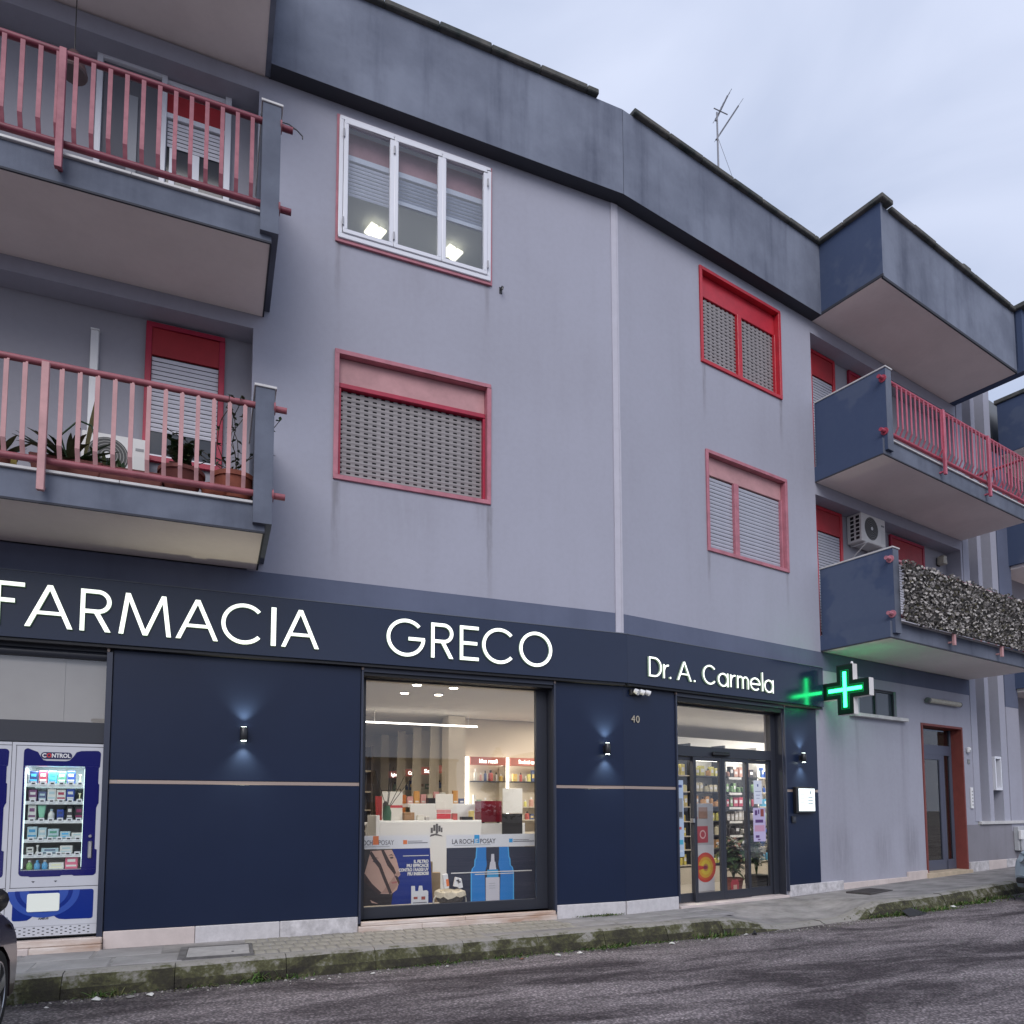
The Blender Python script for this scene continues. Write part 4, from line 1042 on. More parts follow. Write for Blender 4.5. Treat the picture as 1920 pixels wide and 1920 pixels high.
# ------------------------------------------------------------------ vending machines
M_vm = pm('machine_grey', (.55,.56,.60), .4, var=.04, scale=3)
M_vm_blue = pm('machine_blue', (.002,.003,.080), .22, spec=.4, emis=(.0,.0,.25), estr=.08)
M_vm_blue2 = pm('machine_flap_blue', (.004,.018,.15), .3, emis=(.0,.03,.35), estr=.12)
M_vm_blue3 = pm('machine_swirl_blue', (.03,.07,.30), .3, emis=(.02,.06,.35), estr=.12)
E_vm = em('machine_tube', (.80,1.0,.95), 1.1)
M_gap = pm('panel_gap', (.02,.02,.025), .8)
def vending(x, label, full):
    """origin at the lower left front corner; .80 wide, 1.94 tall"""
    t = thing('vending_machine', label, 'vending machine', (x,-.005,.147), 0)
    cab = MB().box(0,.80,.075,.85,0,1.94)
    w0, w1, wz0, wz1 = .115, .64, .655, 1.705
    fr = wall_holes(.0,.80,.0,1.94,[(w0,w1,wz0,wz1)],0,.074)
    obj('front', fr, M_vm, t, bevel=.003)
    cb = wall_holes(.0,.80,.0,1.94,[(w0,w1,wz0,wz1)],.075,.50); obj('cabinet', cb, M_vm, t)
    ins = MB(); ins.quad((w0,.499,wz0),(w1,.499,wz0),(w1,.499,wz1),(w0,.499,wz1))
    obj('cabinet_back', ins, pm('cabinet_inside', (.42,.45,.48), .6), t)
    obj('seam', bx(.03,.80,-.0015,-.0005,1.906,1.911).box(.03,.80,-.0015,-.0005,.483,.488).box(.034,.038,-.0015,-.0005,.488,1.906).box(-.004,.0,-.0015,.05,0,1.94), M_gap, t)
    bl = MB()
    top = [(.10,1.835)] + arc(.135,1.845,.035,180,90,4)[1:] + [(.17,1.865),(.22,1.845),(.25,1.79),(.27,1.765),(.30,1.757),(.47,1.757),(.50,1.765),(.53,1.80),(.56,1.85),(.60,1.865)] + arc(.745,1.835,.035,90,0,4)
    left = [(.10,.64)]; 
    right = [(.775,1.70),(.765,1.69),(.765,1.53),(.775,1.52),(.775,1.33),(.765,1.31),(.755,1.28),(.755,.86),(.775,.85),(.775,.64)]
    bot = arc(.74,.625,.035,0,-90,4) + [(.58,.590),(.565,.600),(.47,.600),(.455,.590),(.20,.590),(.185,.597),(.14,.60)] + arc(.135,.635,.035,-90,-180,4)
    outline = top + right + bot
    outer = [(p[0], p[1]) for p in outline][::-1]
    # blue surround as four strips round the window so the opening stays open
    ins_t = [p for p in top]; 
    bl.poly([(p[0],-.002,p[1]) for p in (top+[(.775,wz1),(.10,wz1)])][::-1])
    bl.poly([(p[0],-.002,p[1]) for p in ([(w1,wz1-.0005)]+[(.775,wz1-.0005)]+right[1:]+[(.775,wz0+.0005),(w1,wz0+.0005)])][::-1])
    bl.poly([(p[0],-.002,p[1]) for p in ([(.10,wz0),(.775,wz0),(.775,.64)]+bot)][::-1])
    bl.quad((.10,-.002,wz0+.0005),(w0,-.002,wz0+.0005),(w0,-.002,wz1-.0005),(.10,-.002,wz1-.0005))
    obj('blue_panel', bl, M_vm_blue, t)
    lg = MB(); flat(lg, rrect(.245,.52,1.775,1.845,.034), -.0035); badge = obj('badge', lg, paint('badge_navy', (.01,.012,.07)), t)
    text('C', .058, M_white, badge, .258, -.0045, 1.792, .036, bold=.002); text('O', .058, paint('badge_red', (.65,.03,.03)), badge, .297, -.0045, 1.792, .042, bold=.002); text('NTROL', .058, M_white, badge, .342, -.0045, 1.792, .165, bold=.002)
    obj('window_glass', bx(w0,w1,.012,.016,wz0,wz1), glass('machine_glass', (.96,.98,.98), ior=1.35), t)
    shelf_z = [1.515,1.337,1.145,.953,.80]
    for z in shelf_z:
        sh = obj('shelf', bx(w0+.002,w1-.002,.05,.45,z-.012,z), pm('shelf_white', (.72,.74,.72), .5), t)
        obj('price_rail', bx(w0+.002,w1-.002,.040,.049,z-.022,z+.012), pm('shelf_white', (.7,.7,.7)), sh)
        for k in range(6):
            xx = w0+.045+k*.082
            obj('price_tag', bx(xx,xx+.052,.034,.0395,z-.006,z+.034), M_white, sh)
            obj('price_display', bx(xx+.012,xx+.040,.0325,.0338,z+.006,z+.020), M_black, sh)
    for xq in (w0+.006, w1-.014): obj('light_tube', bx(xq-.004 if xq < .3 else xq+.006,xq+.002 if xq < .3 else xq+.012,.03,.04,wz0+.02,wz1-.02), E_vm, t)
    ld = bpy.data.lights.new('cabinet_light', 'AREA'); ld.energy = 5.0; ld.color = (.85,1,.97); ld.shape = 'RECTANGLE'; ld.size = .4; ld.size_y = .06
    lo = bpy.data.objects.new('cabinet_light', ld); C.objects.link(lo); lo.parent = t; lo.location = (.38,.06,wz1-.01)
    lo.rotation_euler = (math.radians(12),0,0)
    obj('lock', MB().lathe([(.016,0),(.016,.012),(.008,.014)], (.712,-.002,.99), 14, axis='y').lathe([(.014,-.02),(.016,-.001)], (.712,-.002,.99), 14, axis='y'), pm('lock_steel', (.5,.5,.5)), t)
    h = obj('handle', bx(.695,.735,-.022,-.003,.765,.94), pm('lock_steel', (.5,.5,.5)), t, bevel=.008)
    for xq in (.229,.422): obj('arrow', MB().poly([(xq-.016,-.0015,.548),(xq,-.0015,.532),(xq+.016,-.0015,.548)]), M_dframe, t)
    fb2 = MB(); pts = [(.062,.16),(.13,.16)] + [(.19,.163),(.215,.18),(.235,.198),(.42,.198),(.44,.18),(.465,.165),(.52,.158)] + arc(.74,.178,.022,-90,0,4) + arc(.74,.43,.022,0,90,4) + arc(.085,.432,.022,90,180,4) + arc(.085,.182,.022,180,270,4)[:-1]
    flat(fb2, pts[1:], -.002); flap_panel = obj('lower_panel', fb2, M_vm_blue2, t)
    sw_ = MB()
    for (r0, r1) in ((.25,.31),(.13,.21)):
        o_, i_ = arc(.33,.452,r1,180,360,20,r1*.86), arc(.33,.452,r0,180,360,20,r0*.86)
        for k in range(20): sw_.quad(*[(p[0],-.0032,p[1]) for p in (o_[k],o_[k+1],i_[k+1],i_[k])])
    obj('swirl', sw_, M_vm_blue3, flap_panel)
    obj('delivery_flap', MB().prism(rrect(.185,.465,.245,.425,.018), -.012, -.004), pm('flap_white', (.66,.68,.63), .35, emis=(.8,.9,.8), estr=.15), t, bevel=.003)
    text('AMEUS', .026, M_dframe, t, .285, -.0015, .166, .09, bold=.001)
    obj('grille_seam', bx(.0,.80,-.0015,-.0005,.100,.103), pm('seam_grey', (.3,.3,.33), .6), t)
    gm_ = bx(-.0095,.0095,-.0018,-.0006,-.004,.004).mesh('vent_slot', M_black)
    for r_ in range(5):
        for k in range(9 if r_ % 2 == 0 else 8): link('vent_slot', gm_, t, loc=(.095+.079*k+(.0395 if r_ % 2 else 0), 0, .085-.0165*r_))
    obj('foot_gap', bx(.01,.79,.001,.05,-.012,-.001), M_black, t)
    return t
vending(-1.861, 'grey and blue lit vending machine beside the navy panel', True)
vending(-2.665, 'second vending machine mostly cut off by the left picture edge', False)
VX, VZ = -1.861, .147
def vitem(kind, x, zrow, w, h, c1, c2, label):
    """one article on a shelf of the right vending machine"""
    t = thing('packet' if kind != 'bottle' else 'bottle', label, 'packet' if kind != 'bottle' else 'bottle', (VX+.115+x, .06, VZ+zrow+.001), 0, 'articles in the vending machine')
    m1 = paint('pk_%d_%d_%d' % tuple(int(255*c) for c in c1), c1, .45); m2 = paint('pk_%d_%d_%d' % tuple(int(255*c) for c in c2), c2, .45)
    if kind == 'box':
        obj('carton', bx(0,w,0,.05,0,h), m1, t, bevel=.003)
        obj('print', bx(w*.18,w*.82,-.0012,-.0002,h*.55,h*.78), m2, t); obj('stripe', bx(w*.08,w*.92,-.0012,-.0002,h*.18,h*.32), m2, t)
    elif kind == 'tube':
        obj('tube_body', MB().prism([(w*.22,.02),(w*.78,.02),(w,h),(0,h)], 0, .035), m1, t, bevel=.006); obj('cap', bx(w*.22,w*.78,.002,.033,0,.0195), m2, t)
    elif kind == 'spool':
        obj('body', MB().prism([(0,0),(w,0),(w*.62,h*.35),(w*.62,h*.75),(w*.85,h),(w*.15,h),(w*.38,h*.75),(w*.38,h*.35)], 0, .03), m1, t, bevel=.003)
    else:
        obj('body', MB().lathe([(w*.42,0),(w*.5,.01),(w*.5,h*.55),(w*.2,h*.78),(w*.2,h*.82)], (w/2,.03,0), 14), m1, t, smooth=True); obj('cap', MB().lathe([(w*.24,h*.825),(w*.24,h)], (w/2,.03,0), 12), m2, t, smooth=True)
ROWS = [1.515,1.337,1.145,.953,.80,.657]
RN = ['top shelf','second shelf','third shelf','fourth shelf','fifth shelf','bottom tray']
ORD = ['first','second','third','fourth','fifth','sixth']
cn = {'n':(.03,.05,.16),'r':(.38,.04,.08),'c':(.08,.42,.72),'g':(.09,.30,.20),'b':(.03,.07,.33),'y':(.74,.72,.45),'p':(.18,.07,.16),'s':(.08,.10,.20),'w':(.66,.66,.60),'l':(.24,.55,.36),'k':(.03,.025,.03),'t':(.42,.56,.58),'m':(.24,.03,.10),'v':(.62,.12,.20),'e':(.20,.42,.12),'d':(.05,.28,.50)}
cname = {'n':'navy','r':'red','c':'bright blue','g':'green','b':'dark blue','y':'cream','p':'plum','s':'slate','w':'white','l':'mint green','k':'black','t':'pale teal','m':'maroon','v':'pink','e':'leaf green','d':'sky blue'}
shelves = [[('box','n','c',.07,.13),('box','r','w',.07,.135),('box','c','d',.07,.135),('box','g','w',.07,.13),('box','b','w',.07,.135),('spool','y','y',.04,.10)],
 [('box','p','w',.072,.12),('box','s','t',.07,.10),('box','w','t',.075,.13),('box','w','r',.08,.12),('box','b','w',.07,.13),('spool','y','y',.045,.085)],
 [('box','w','p',.07,.16),('tube','l','w',.075,.16),('bottle','w','t',.06,.115),('box','b','n',.06,.11),('box','k','w',.05,.15),('box','k','m',.07,.145)],
 [('box','t','d',.085,.13),('box','t','w',.07,.12),('box','t','g',.095,.105),('box','t','c',.09,.075),('box','w','t',.10,.06)],
 [('box','w','k',.06,.075),('spool','w','w',.045,.095),('box','t','s',.15,.06),('box','w','t',.11,.085)],
 [('bottle','e','w',.055,.10),('bottle','d','c',.055,.10),('bottle','d','w',.055,.10),('box','w','y',.13,.07),('box','v','w',.11,.135)]]
for ri, row in enumerate(shelves):
    x = .03
    for ki, (kind, c1, c2, w, h) in enumerate(row):
        if ri < 3: x = .028+.0825*ki+(.072-w)/2
        nm = {'box':'carton','tube':'tube','spool':'spool-shaped pack','bottle':'bottle'}[kind]
        vitem(kind, x, ROWS[ri]+(.014 if ri < 5 else 0), w, h*.94, cn[c1], cn[c2], '%s %s, %s from the left on the %s of the vending machine' % (cname[c1], nm, ORD[ki], RN[ri]))
        x += w+.012

# ------------------------------------------------------------------ shop interior
def Pf(s, y): p = fb(s, y, 0); return (p.x, p.y)
room = [(-.9,.352),(KX,.352),Pf(9.7,.352),Pf(9.7,5.2),(-.9,7.2)]
M_int = pm('shop_cream', (.56,.49,.40), .75, var=.05, scale=1)
M_ceil = pm('shop_ceiling', (.62,.58,.53), .8)
M_wood = pm('shelf_cream', (.60,.54,.44), .6, var=.06, scale=3)
shell = MB()
shell.poly([(x,y,.03) for x,y in room], 0); shell.poly([(x,y,3.02) for x,y in room][::-1], 1)
for (a, c) in list(zip(room, room[1:]+room[:1]))[2:]:
    shell.quad((a[0],a[1],.03),(c[0],c[1],.03),(c[0],c[1],3.02),(a[0],a[1],3.02), 2)
obj('shop_room', shell, [pm('shop_floor', (.45,.41,.36), .35), M_ceil, M_int], B)
def shop_light(x, y, r, energy, label, n):
    t = thing('ceiling_light', label, 'lamp', (x,y,3.018), 0, 'recessed lamps in the shop ceiling')
    obj('trim_ring', MB().lathe([(r*1.25,-.012),(r*1.25,-.002)], n=20), M_white, t)
    obj('lens', MB().lathe([(r,-.0165),(r,-.0125)], n=20), em('downlight_glow', (1,.9,.72), 16), t)
    ld = bpy.data.lights.new('downlight', 'AREA'); ld.shape = 'DISK'; ld.size = r*2; ld.energy = energy*.7; ld.color = (1,.86,.66)
    lo = bpy.data.objects.new('downlight', ld); C.objects.link(lo); lo.parent = t; lo.location = (0,0,-.02)
for i, (x, y) in enumerate(((2.41,.45),(2.92,.50),(2.42,1.15),(2.90,1.12))):
    shop_light(x, y, .055, 12, 'round recessed ceiling lamp, %s seen through the shop window' % ['front left','front right','rear left','rear right'][i], i)
def added_fill_light(x, y, sx, sy, energy, label, rotz=0, col=(1,.88,.70)):  # fill lights added out of view to brighten the shop and its shelves
    t = thing('added_fill_panel', label, 'lamp', (x,y,3.016), rotz, 'added fill lights in the shop')
    obj('frame', bx(-sx/2-.02,sx/2+.02,-sy/2-.02,sy/2+.02,-.012,-.002), M_white, t)
    obj('diffuser', bx(-sx/2,sx/2,-sy/2,sy/2,-.0165,-.0125), em('fill_panel_glow', (1,.93,.8), 4), t)
    ld = bpy.data.lights.new('added_fill_light', 'AREA'); ld.shape = 'RECTANGLE'; ld.size = sx; ld.size_y = sy; ld.energy = energy*.75; ld.color = col
    lo = bpy.data.objects.new('added_fill_light', ld); C.objects.link(lo); lo.parent = t; lo.location = (0,0,-.02)
added_fill_light(1.6, 3.2, 1.2, .3, 34, 'long unseen fill light added over the shop floor behind the poster')
q = fb(5.9, 1.1, 0); added_fill_light(q.x, q.y, 1.0, .5, 100, 'unseen fill light added right of the entrance shelving', KA, (1,.95,.86))
q = fb(.7, 1.3, 0); added_fill_light(q.x, q.y, .8, .4, 75, 'unseen fill light added left of the entrance doors', KA, (1,.95,.86))
q = fb(1.0, 2.6, 0); added_fill_light(q.x, q.y, .9, .3, 22, 'unseen fill light added between window and entrance', KA)
sl = thing('strip_light', 'thin white linear lamp hanging across the shop ceiling', 'lamp', (3.19,3.0,2.81), 0)
obj('tube', bx(-.96,.96,-.012,.012,-.012,.012), em('strip_glow', (1,.95,.85), 5), sl)
for x in (-.8,.8): obj('wire', MB().tube((x,0,.012),(x,0,.20),.003,n=5), M_white, sl)

# display wall to the right of the pillar, with lit headers
E_edge = em('shelf_edge_glow', (1,.95,.85), 4, True)
M_hdr = pm('header_brick', (.36,.12,.09), .6, emis=(.36,.12,.09), estr=.25)
E_txt = em('header_text', (1,.97,.9), 2.5)
dw = thing('display_wall', 'cream display wall with two lit shelf niches and brick red headers', 'shelving', (0,3.3,0))
obj('back_panel', bx(3.72,6.6,.30,.34,.03,3.015), M_int, dw)
obj('pillar', bx(3.72,4.02,-.05,.30,.03,3.015), M_int, dw)
for i, (a, c, tx) in enumerate(((4.13,4.80,'Idee regali'),(4.88,5.55,'Prodotti casa'))):
    obj('side_light', bx(a-.05,a-.02,.02,.29,1.1,2.32), E_edge, dw)
    obj('header', bx(a,c,.0,.10,2.18,2.32), M_hdr, dw)
    text(tx, .10, E_txt, dw, (a+c)/2, -.004, 2.215, .34, align='c', bold=.002)
    for z in (1.22,1.45,1.90): obj('shelf', bx(a,c,.0,.295,z-.015,z), M_dframe if z > 1.5 else M_wood, dw)
    obj('shelf_side', bx(c-.012,c,.0,.295,1.0,2.18), M_wood, dw)
obj('base_cabinet', bx(4.05,6.5,.0,.295,.03,1.0), M_wood, dw)
# saw-tooth shelves along the side wall
for i, (x, y, tx) in enumerate(((3.58,3.85,'Bellezza'),(3.42,4.45,'Sole'),(3.32,5.25,'Corpo'),(3.16,6.0,'Igiene'))):
    t = thing('shelf_bay', 'tall cream shelf bay with brick red lit header, %s from the pillar' % ['first','second','third','fourth'][i], 'shelving', (x,y,.03), 0, 'shelf bays along the side wall')
    obj('tall_panel', MB().prism([(-.06,0),(.15,0),(.15,2.9),(.0,2.9)], 0, .04), M_wood, t)
    obj('header', bx(.151,.46,-.02,.05,2.02,2.16), M_hdr, t); text(tx, .09, E_txt, t, .20, -.025, 2.055, .20, bold=.002)
    for z in (1.05,1.42,1.75): obj('shelf', bx(.151,.75,.10,.45,z,z+.012), glass('shelf_glass', (.85,.92,.9), ior=1.3), t)
    obj('side_board', bx(.271,.80,.50,.52,0,2.9), M_wood, t)
cb = thing('dark_cabinet', 'tall dark open cabinet at the left edge of the shop window view', 'cabinet', (2.3,5.3,.03))
obj('carcass', bx(-.5,.55,.35,.38,0,2.6).box(-.5,-.46,0,.35,0,2.6).box(.51,.55,0,.35,0,2.6), pm('walnut', (.09,.065,.05), .5), cb)
for z in (.5,.95,1.35,1.7,2.1): obj('shelf', bx(-.46,.51,.0,.349,z,z+.025), M_wood, cb)

# counters and what stands on them
M_ctr = pm('counter_white', (.72,.74,.78), .35)
ct = thing('shop_counter', 'white pharmacy counter with a grey emblem on its front', 'counter', (0,2.0,.03))
obj('front_panel', bx(2.28,3.86,0,.04,0,1.19), M_ctr, ct, bevel=.004); obj('top', bx(2.26,3.88,.041,.62,1.15,1.21), M_ctr, ct, bevel=.006)
obj('end_post', bx(2.22,2.276,-.01,.62,0,1.29), M_ctr, ct, bevel=.006)
lg = MB(); M_emb = paint('emblem_grey', (.10,.10,.12))
for (a, c, d, e) in ((3.05,3.085,1.02,1.10),(3.09,3.125,1.05,1.14),(3.13,3.165,1.01,1.16),(3.17,3.205,1.04,1.13),(3.21,3.235,1.03,1.10)): flat(lg, [(a,d),(c,d),(c,e),(a,e)], -.002)
flat(lg, [(3.02,.96),(3.12,.985),(3.24,.965),(3.22,.985),(3.13,1.012),(3.06,1.0)], -.002)
obj('emblem', lg, M_emb, ct)
dk = thing('service_desk', 'white raised service desk behind the pharmacy counter', 'counter', (0,2.75,.03))
obj('front_panel', bx(2.93,4.02,0,.04,0,1.45), M_ctr, dk, bevel=.004); obj('top', bx(2.91,4.04,.041,.5,1.41,1.47), M_ctr, dk, bevel=.006)
def simple(name, label, cat, loc, parts, group=None, rotz=0):
    t = thing(name, label, cat, loc, rotz, group)
    for (pn, mb, mt) in parts: obj(pn, mb, mt, t, bevel=.004)
    return t
simple('monitor', 'white backed monitor on a black stand at the right of the counter', 'monitor', (4.47,2.2,1.0), [('screen_back', bx(-.17,.17,0,.03,.34,.74), M_white), ('stand', bx(-.17,.17,0,.05,-.05,.335), M_black)])
simple('side_cabinet', 'white low cabinet under the dark red display case', 'cabinet', (4.17,2.4,.03), [('body', bx(-.19,.6,0,.4,0,1.15), M_ctr)])
simple('display_case', 'dark red acrylic display case on the white side cabinet', 'display case', (4.19,2.42,1.2), [('case', bx(-.18,.18,0,.3,0,.34), pm('acrylic_red', (.17,.015,.03), .15)), ('foot', bx(-.15,-.11,.02,.06,-.018,-.001), M_black), ('foot', bx(.11,.15,.02,.06,-.018,-.001), M_black)])
simple('leaflet_stand', 'white and red leaflet stand on the front counter', 'stand', (3.30,2.1,1.24), [('card', bx(-.14,.14,.02,.03,.17,.40), M_white), ('leaflets', bx(-.12,.10,0,.03,.02,.10), pm('leaflet_red', (.55,.06,.08), .5)), ('leaflets', bx(-.12,.10,.0,.03,.11,.16), pm('leaflet_pink', (.6,.3,.32), .5)), ('tray', bx(-.15,.13,-.03,.08,-.0,.012), M_white)])
simple('card_terminal', 'small black payment terminal at the right end of the counter', 'terminal', (3.68,2.1,1.24), [('body', bx(-.10,.08,0,.12,0,.05), M_black)])
simple('counter_screen', 'dark low screen lying across the service desk', 'screen', (3.45,2.85,1.5), [('body', bx(-.2,.2,0,.12,0,.09), M_black)])
simple('gift_bag', 'red patterned gift bag standing left of the counter', 'bag', (2.62,3.2,1.2), [('body', MB().prism([(-.12,0),(.12,0),(.14,.42),(-.14,.42)], 0, .12), pm('bag_red', (.40,.03,.03), .5)), ('handle', MB().path([(-.07,.06,.42),(-.05,.06,.52),(.05,.06,.52),(.07,.06,.42)], .006), M_black)])
simple('gift_bag', 'orange gift bag behind the red one left of the counter', 'bag', (2.9,3.45,1.25), [('body', MB().prism([(-.12,0),(.12,0),(.14,.40),(-.14,.40)], 0, .12), pm('bag_orange', (.55,.17,.03), .5)), ('handle', MB().path([(-.07,.06,.40),(-.05,.06,.5),(.05,.06,.5),(.07,.06,.40)], .006), M_black)])
simple('side_table', 'low white table carrying gift bags beside the counter', 'table', (2.75,3.4,.03), [('top', bx(-.5,.5,-.3,.3,1.12,1.16), M_ctr), ('leg', bx(-.45,-.4,-.25,-.2,0,1.119), M_ctr), ('leg', bx(.4,.45,-.25,-.2,0,1.119), M_ctr)])
simple('box_carton', 'brown carton on the counter beside the leafy vase', 'box', (2.80,2.3,1.24), [('body', bx(-.08,.08,0,.12,0,.12), pm('cardboard', (.32,.20,.12), .8))])
simple('poster_card', 'white advertising card with red stripe standing on the counter', 'card', (2.58,2.5,1.24), [('card', bx(-.16,.16,0,.01,0,.44), M_white), ('stripe', bx(-.06,.16,-.002,-.0005,.19,.23), pm('leaflet_red', (.55,.06,.08))), ('figure', MB().prism([(-.15,.02),(-.02,.02),(-.03,.2),(-.10,.3),(-.15,.26)], -.002, -.0005), pm('card_dark', (.06,.05,.05), .6))])
r = random.Random(41)
for i in range(9):
    x_ = 2.98+.11*i; c_ = r.randrange(8)
    simple('desk_item', '%s counter display pack, %s along the service desk' % (['cream','red','orange','green','beige','navy','pink','grey'][c_], ['first','second','third','fourth','fifth','sixth','seventh','eighth','ninth'][i]), 'pack', (x_,2.95,1.50), [('carton', bx(-.045,.045,0,.06,0,r.uniform(.06,.22)), paint('desk_%d' % c_, [(.62,.6,.55),(.5,.08,.08),(.6,.3,.08),(.15,.32,.2),(.55,.5,.4),(.06,.08,.2),(.6,.3,.3),(.4,.4,.4)][c_], .45)), ('label', bx(-.03,.03,-.002,-.0005,.02,.045), M_white)], 'packs along the service desk')
for i, (x_, w_, h_, c_, lb) in enumerate(((2.95,.10,.07,(.62,.62,.6),'white box pair'),(3.06,.06,.05,(.5,.5,.52),'grey tin'),(3.50,.08,.10,(.45,.1,.1),'dark red box'),(3.78,.07,.14,(.6,.5,.2),'yellow jar'))):
    simple('counter_item', 'small %s lying on the front counter' % lb, 'pack', (x_,2.2,1.24), [('body', bx(-w_/2,w_/2,0,.08,0,h_), paint('cti_%d' % i, c_)), ('lid', bx(-w_/2+.004,w_/2-.004,.004,.076,h_+.0005,h_+.012), M_white)])
# vase with reeds
vz = thing('leafy_vase', 'green vase with leaves and long dark reeds on the counter', 'vase', (2.42,2.15,1.24))
obj('vase', MB().lathe([(.05,-.03),(.06,0),(.065,.12),(.045,.2),(.05,.22)], n=16), pm('green_glaze', (.05,.12,.08), .25), vz, smooth=True)
for i, (dx, dz) in enumerate(((-.18,.75),(.05,.85),(.1,.80),(.42,.7),(.30,.72))): obj('reed', MB().tube((0,0,.15),(dx,.05,dz),.006,.004,6), M_black, vz)
# products on the display shelves
pal = [(.62,.6,.55),(.5,.12,.1),(.62,.42,.12),(.2,.3,.22),(.55,.5,.4),(.1,.13,.25),(.6,.35,.3),(.45,.42,.4),(.65,.62,.2)]
def pack(x, y, z, w, h, ci, label, group, kind=0, rotz=0):
    c = pal[ci % len(pal)]; mt = paint('prod_%d' % (ci % len(pal)), c, .4)
    t = thing('product_bottle' if kind else 'product_box', label, 'bottle' if kind else 'box', (x,y,z+.001), rotz, group)
    if kind:
        obj('body', MB().lathe([(w*.42,0),(w*.45,.01),(w*.45,h*.68),(w*.18,h*.78)], n=10), mt, t, smooth=True); obj('cap', MB().lathe([(w*.2,h*.781),(w*.2,h)], n=8), M_black if ci % 2 else M_white, t)
    else:
        obj('carton', bx(-w/2,w/2,0,.06,0,h), mt, t, bevel=.003); obj('label', bx(-w*.35,w*.35,-.0015,-.0003,h*.3,h*.65), paint('prod_lbl_%d' % (ci % 3), [(.7,.68,.62),(.3,.2,.15),(.65,.5,.2)][ci % 3]), t)
PN = ['cream','red','orange','green','beige','navy','pink','grey','yellow']
NTH = ['first','second','third','fourth','fifth','sixth','seventh','eighth','ninth','tenth','eleventh','twelfth']
r = random.Random(11)
for bay, a in enumerate((4.13,4.88)):
    for zi, z in enumerate((1.22,1.45,1.90)):
        x = a+.08; kk = 0
        while x < a+.58:
            w = r.uniform(.05,.10); h = r.uniform(.10,.17 if zi == 0 else .22)
            ci = r.randrange(9); kd = r.random() < .5; kk += 1
            pack(x+w/2, 3.36, z, w, h, ci, '%s %s, %s on the %s shelf of the %s lit niche' % (PN[ci], 'bottle' if kd else 'pack', NTH[kk-1], ['lowest','middle','top'][zi], ['left','right'][bay]), 'packs on the display wall shelves', kd)
            x += w+r.uniform(.012,.04)
for i, (x, y) in enumerate(((3.58,3.85),(3.42,4.45),(3.32,5.25),(3.16,6.0))):
    for z in (1.08,1.45,1.78):
        for k in range(3):
            ci = r.randrange(9); kd = r.random() < .5
            pack(x+.22+.11*k, y+.2, z+.012, .085, r.uniform(.08,.2), ci, '%s %s, %s on the %s glass shelf of the %s shelf bay' % (PN[ci], 'bottle' if kd else 'pack', NTH[k], {1.08:'lowest',1.45:'middle',1.78:'top'}[z], NTH[i]), 'packs in the side wall bays', kd)

# posters hanging in the shop window
M_pst = paint('poster_white', (.74,.76,.82), .4)
M_ink = paint('poster_ink', (.10,.10,.13))
def banner(t, x0, x1, z0, z1, off, csq):
    obj('header_strip', bx(x0,x1,-.004,0,z0,z1), M_pst, t)
    h = z1-z0
    if off is None:
        text('LA ROCH', .085, M_ink, t, x0+.075, -.006, z0+.045, .295, bold=.0015); text('E', .085, M_white, t, x0+.39, -.0085, z0+.045, .04, bold=.001); text('POSAY', .085, M_ink, t, x0+.455, -.006, z0+.045, .215, bold=.0015)
        sx = x0+.375
    else:
        text('OCH', .085, M_ink, t, x0+.002, -.006, z0+.045, .118, bold=.0015); text('POSAY', .085, M_ink, t, x0+.195, -.006, z0+.045, .19); sx = x0+.125
    obj('colour_tab', bx(sx,sx+.07,-.0075,-.0062,z0+.05,z1-.005), csq, t)
    obj('tagline', bx(x0+.1 if off is None else x0+.02, x0+.6 if off is None else x0+.33, -.0055,-.0045,z0+.022,z0+.030), paint('tag_grey', (.4,.42,.46)), t)
    x2 = x0+.86 if off is None else x0+.50
    obj('mini_logo', bx(x2,x2+.05,-.0055,-.0045,z0+.05,z0+.10), csq, t)
    obj('small_print', bx(x2+.06,x1-.03,-.0055,-.0045,z0+.058,z0+.068).box(x2+.06,x1-.1,-.0055,-.0045,z0+.082,z0+.088), M_ink, t)
P1_ = thing('window_poster', 'blue poster of a face with dark shadow bands low in the shop window', 'poster', (1.775,.66,.190), 0); P1_.scale = (1.043,)*3
b = MB()
def fl(pts, k, mi): flat(b, pts, -.0008*k, mi)
fl([(0,0),(.885,0),(.845,.68),(0,.68)], 0, 0)
sk = [(.10,.66),(.36,.67),(.42,.55),(.455,.42),(.47,.36),(.43,.32),(.45,.25),(.43,.18),(.36,.13),(.22,.14),(.08,.25),(.02,.36)]
fl([(0,0),(.36,0),(.40,.30),(.37,.68),(0,.68)], 1, 1)
fl(sk, 2, 2)
fl([(.28,.20),(.45,.42),(.40,.32),(.44,.24),(.36,.14),(.24,.15)], 2.5, 4)
for k, pts in enumerate(([(.085,.63),(.11,.66),(.165,.575),(.225,.50),(.275,.37),(.37,.14),(.335,.13),(.25,.33),(.20,.455),(.14,.53)], [(.225,.67),(.262,.67),(.325,.55),(.39,.45),(.465,.27),(.45,.24),(.38,.385),(.305,.48)], [(.0,.40),(.035,.385),(.12,.265),(.24,.15),(.20,.13),(.09,.23),(0,.32)])): fl(pts, 3+k*.2, 3)
fl([(.10,.565),(.15,.585),(.205,.57),(.15,.572)], 4, 3); fl([(.315,.60),(.355,.615),(.385,.598),(.355,.602)], 4, 3)
fl([(.395,.37),(.45,.40),(.465,.365),(.43,.345),(.40,.352)], 3.9, 4)
fl([(.12,.535),(.17,.55),(.20,.53),(.16,.515)], 4, 5); fl([(.33,.575),(.37,.585),(.385,.565),(.35,.56)], 4, 5)
fl([(.355,.275),(.43,.285),(.43,.262),(.37,.255)], 4, 6)
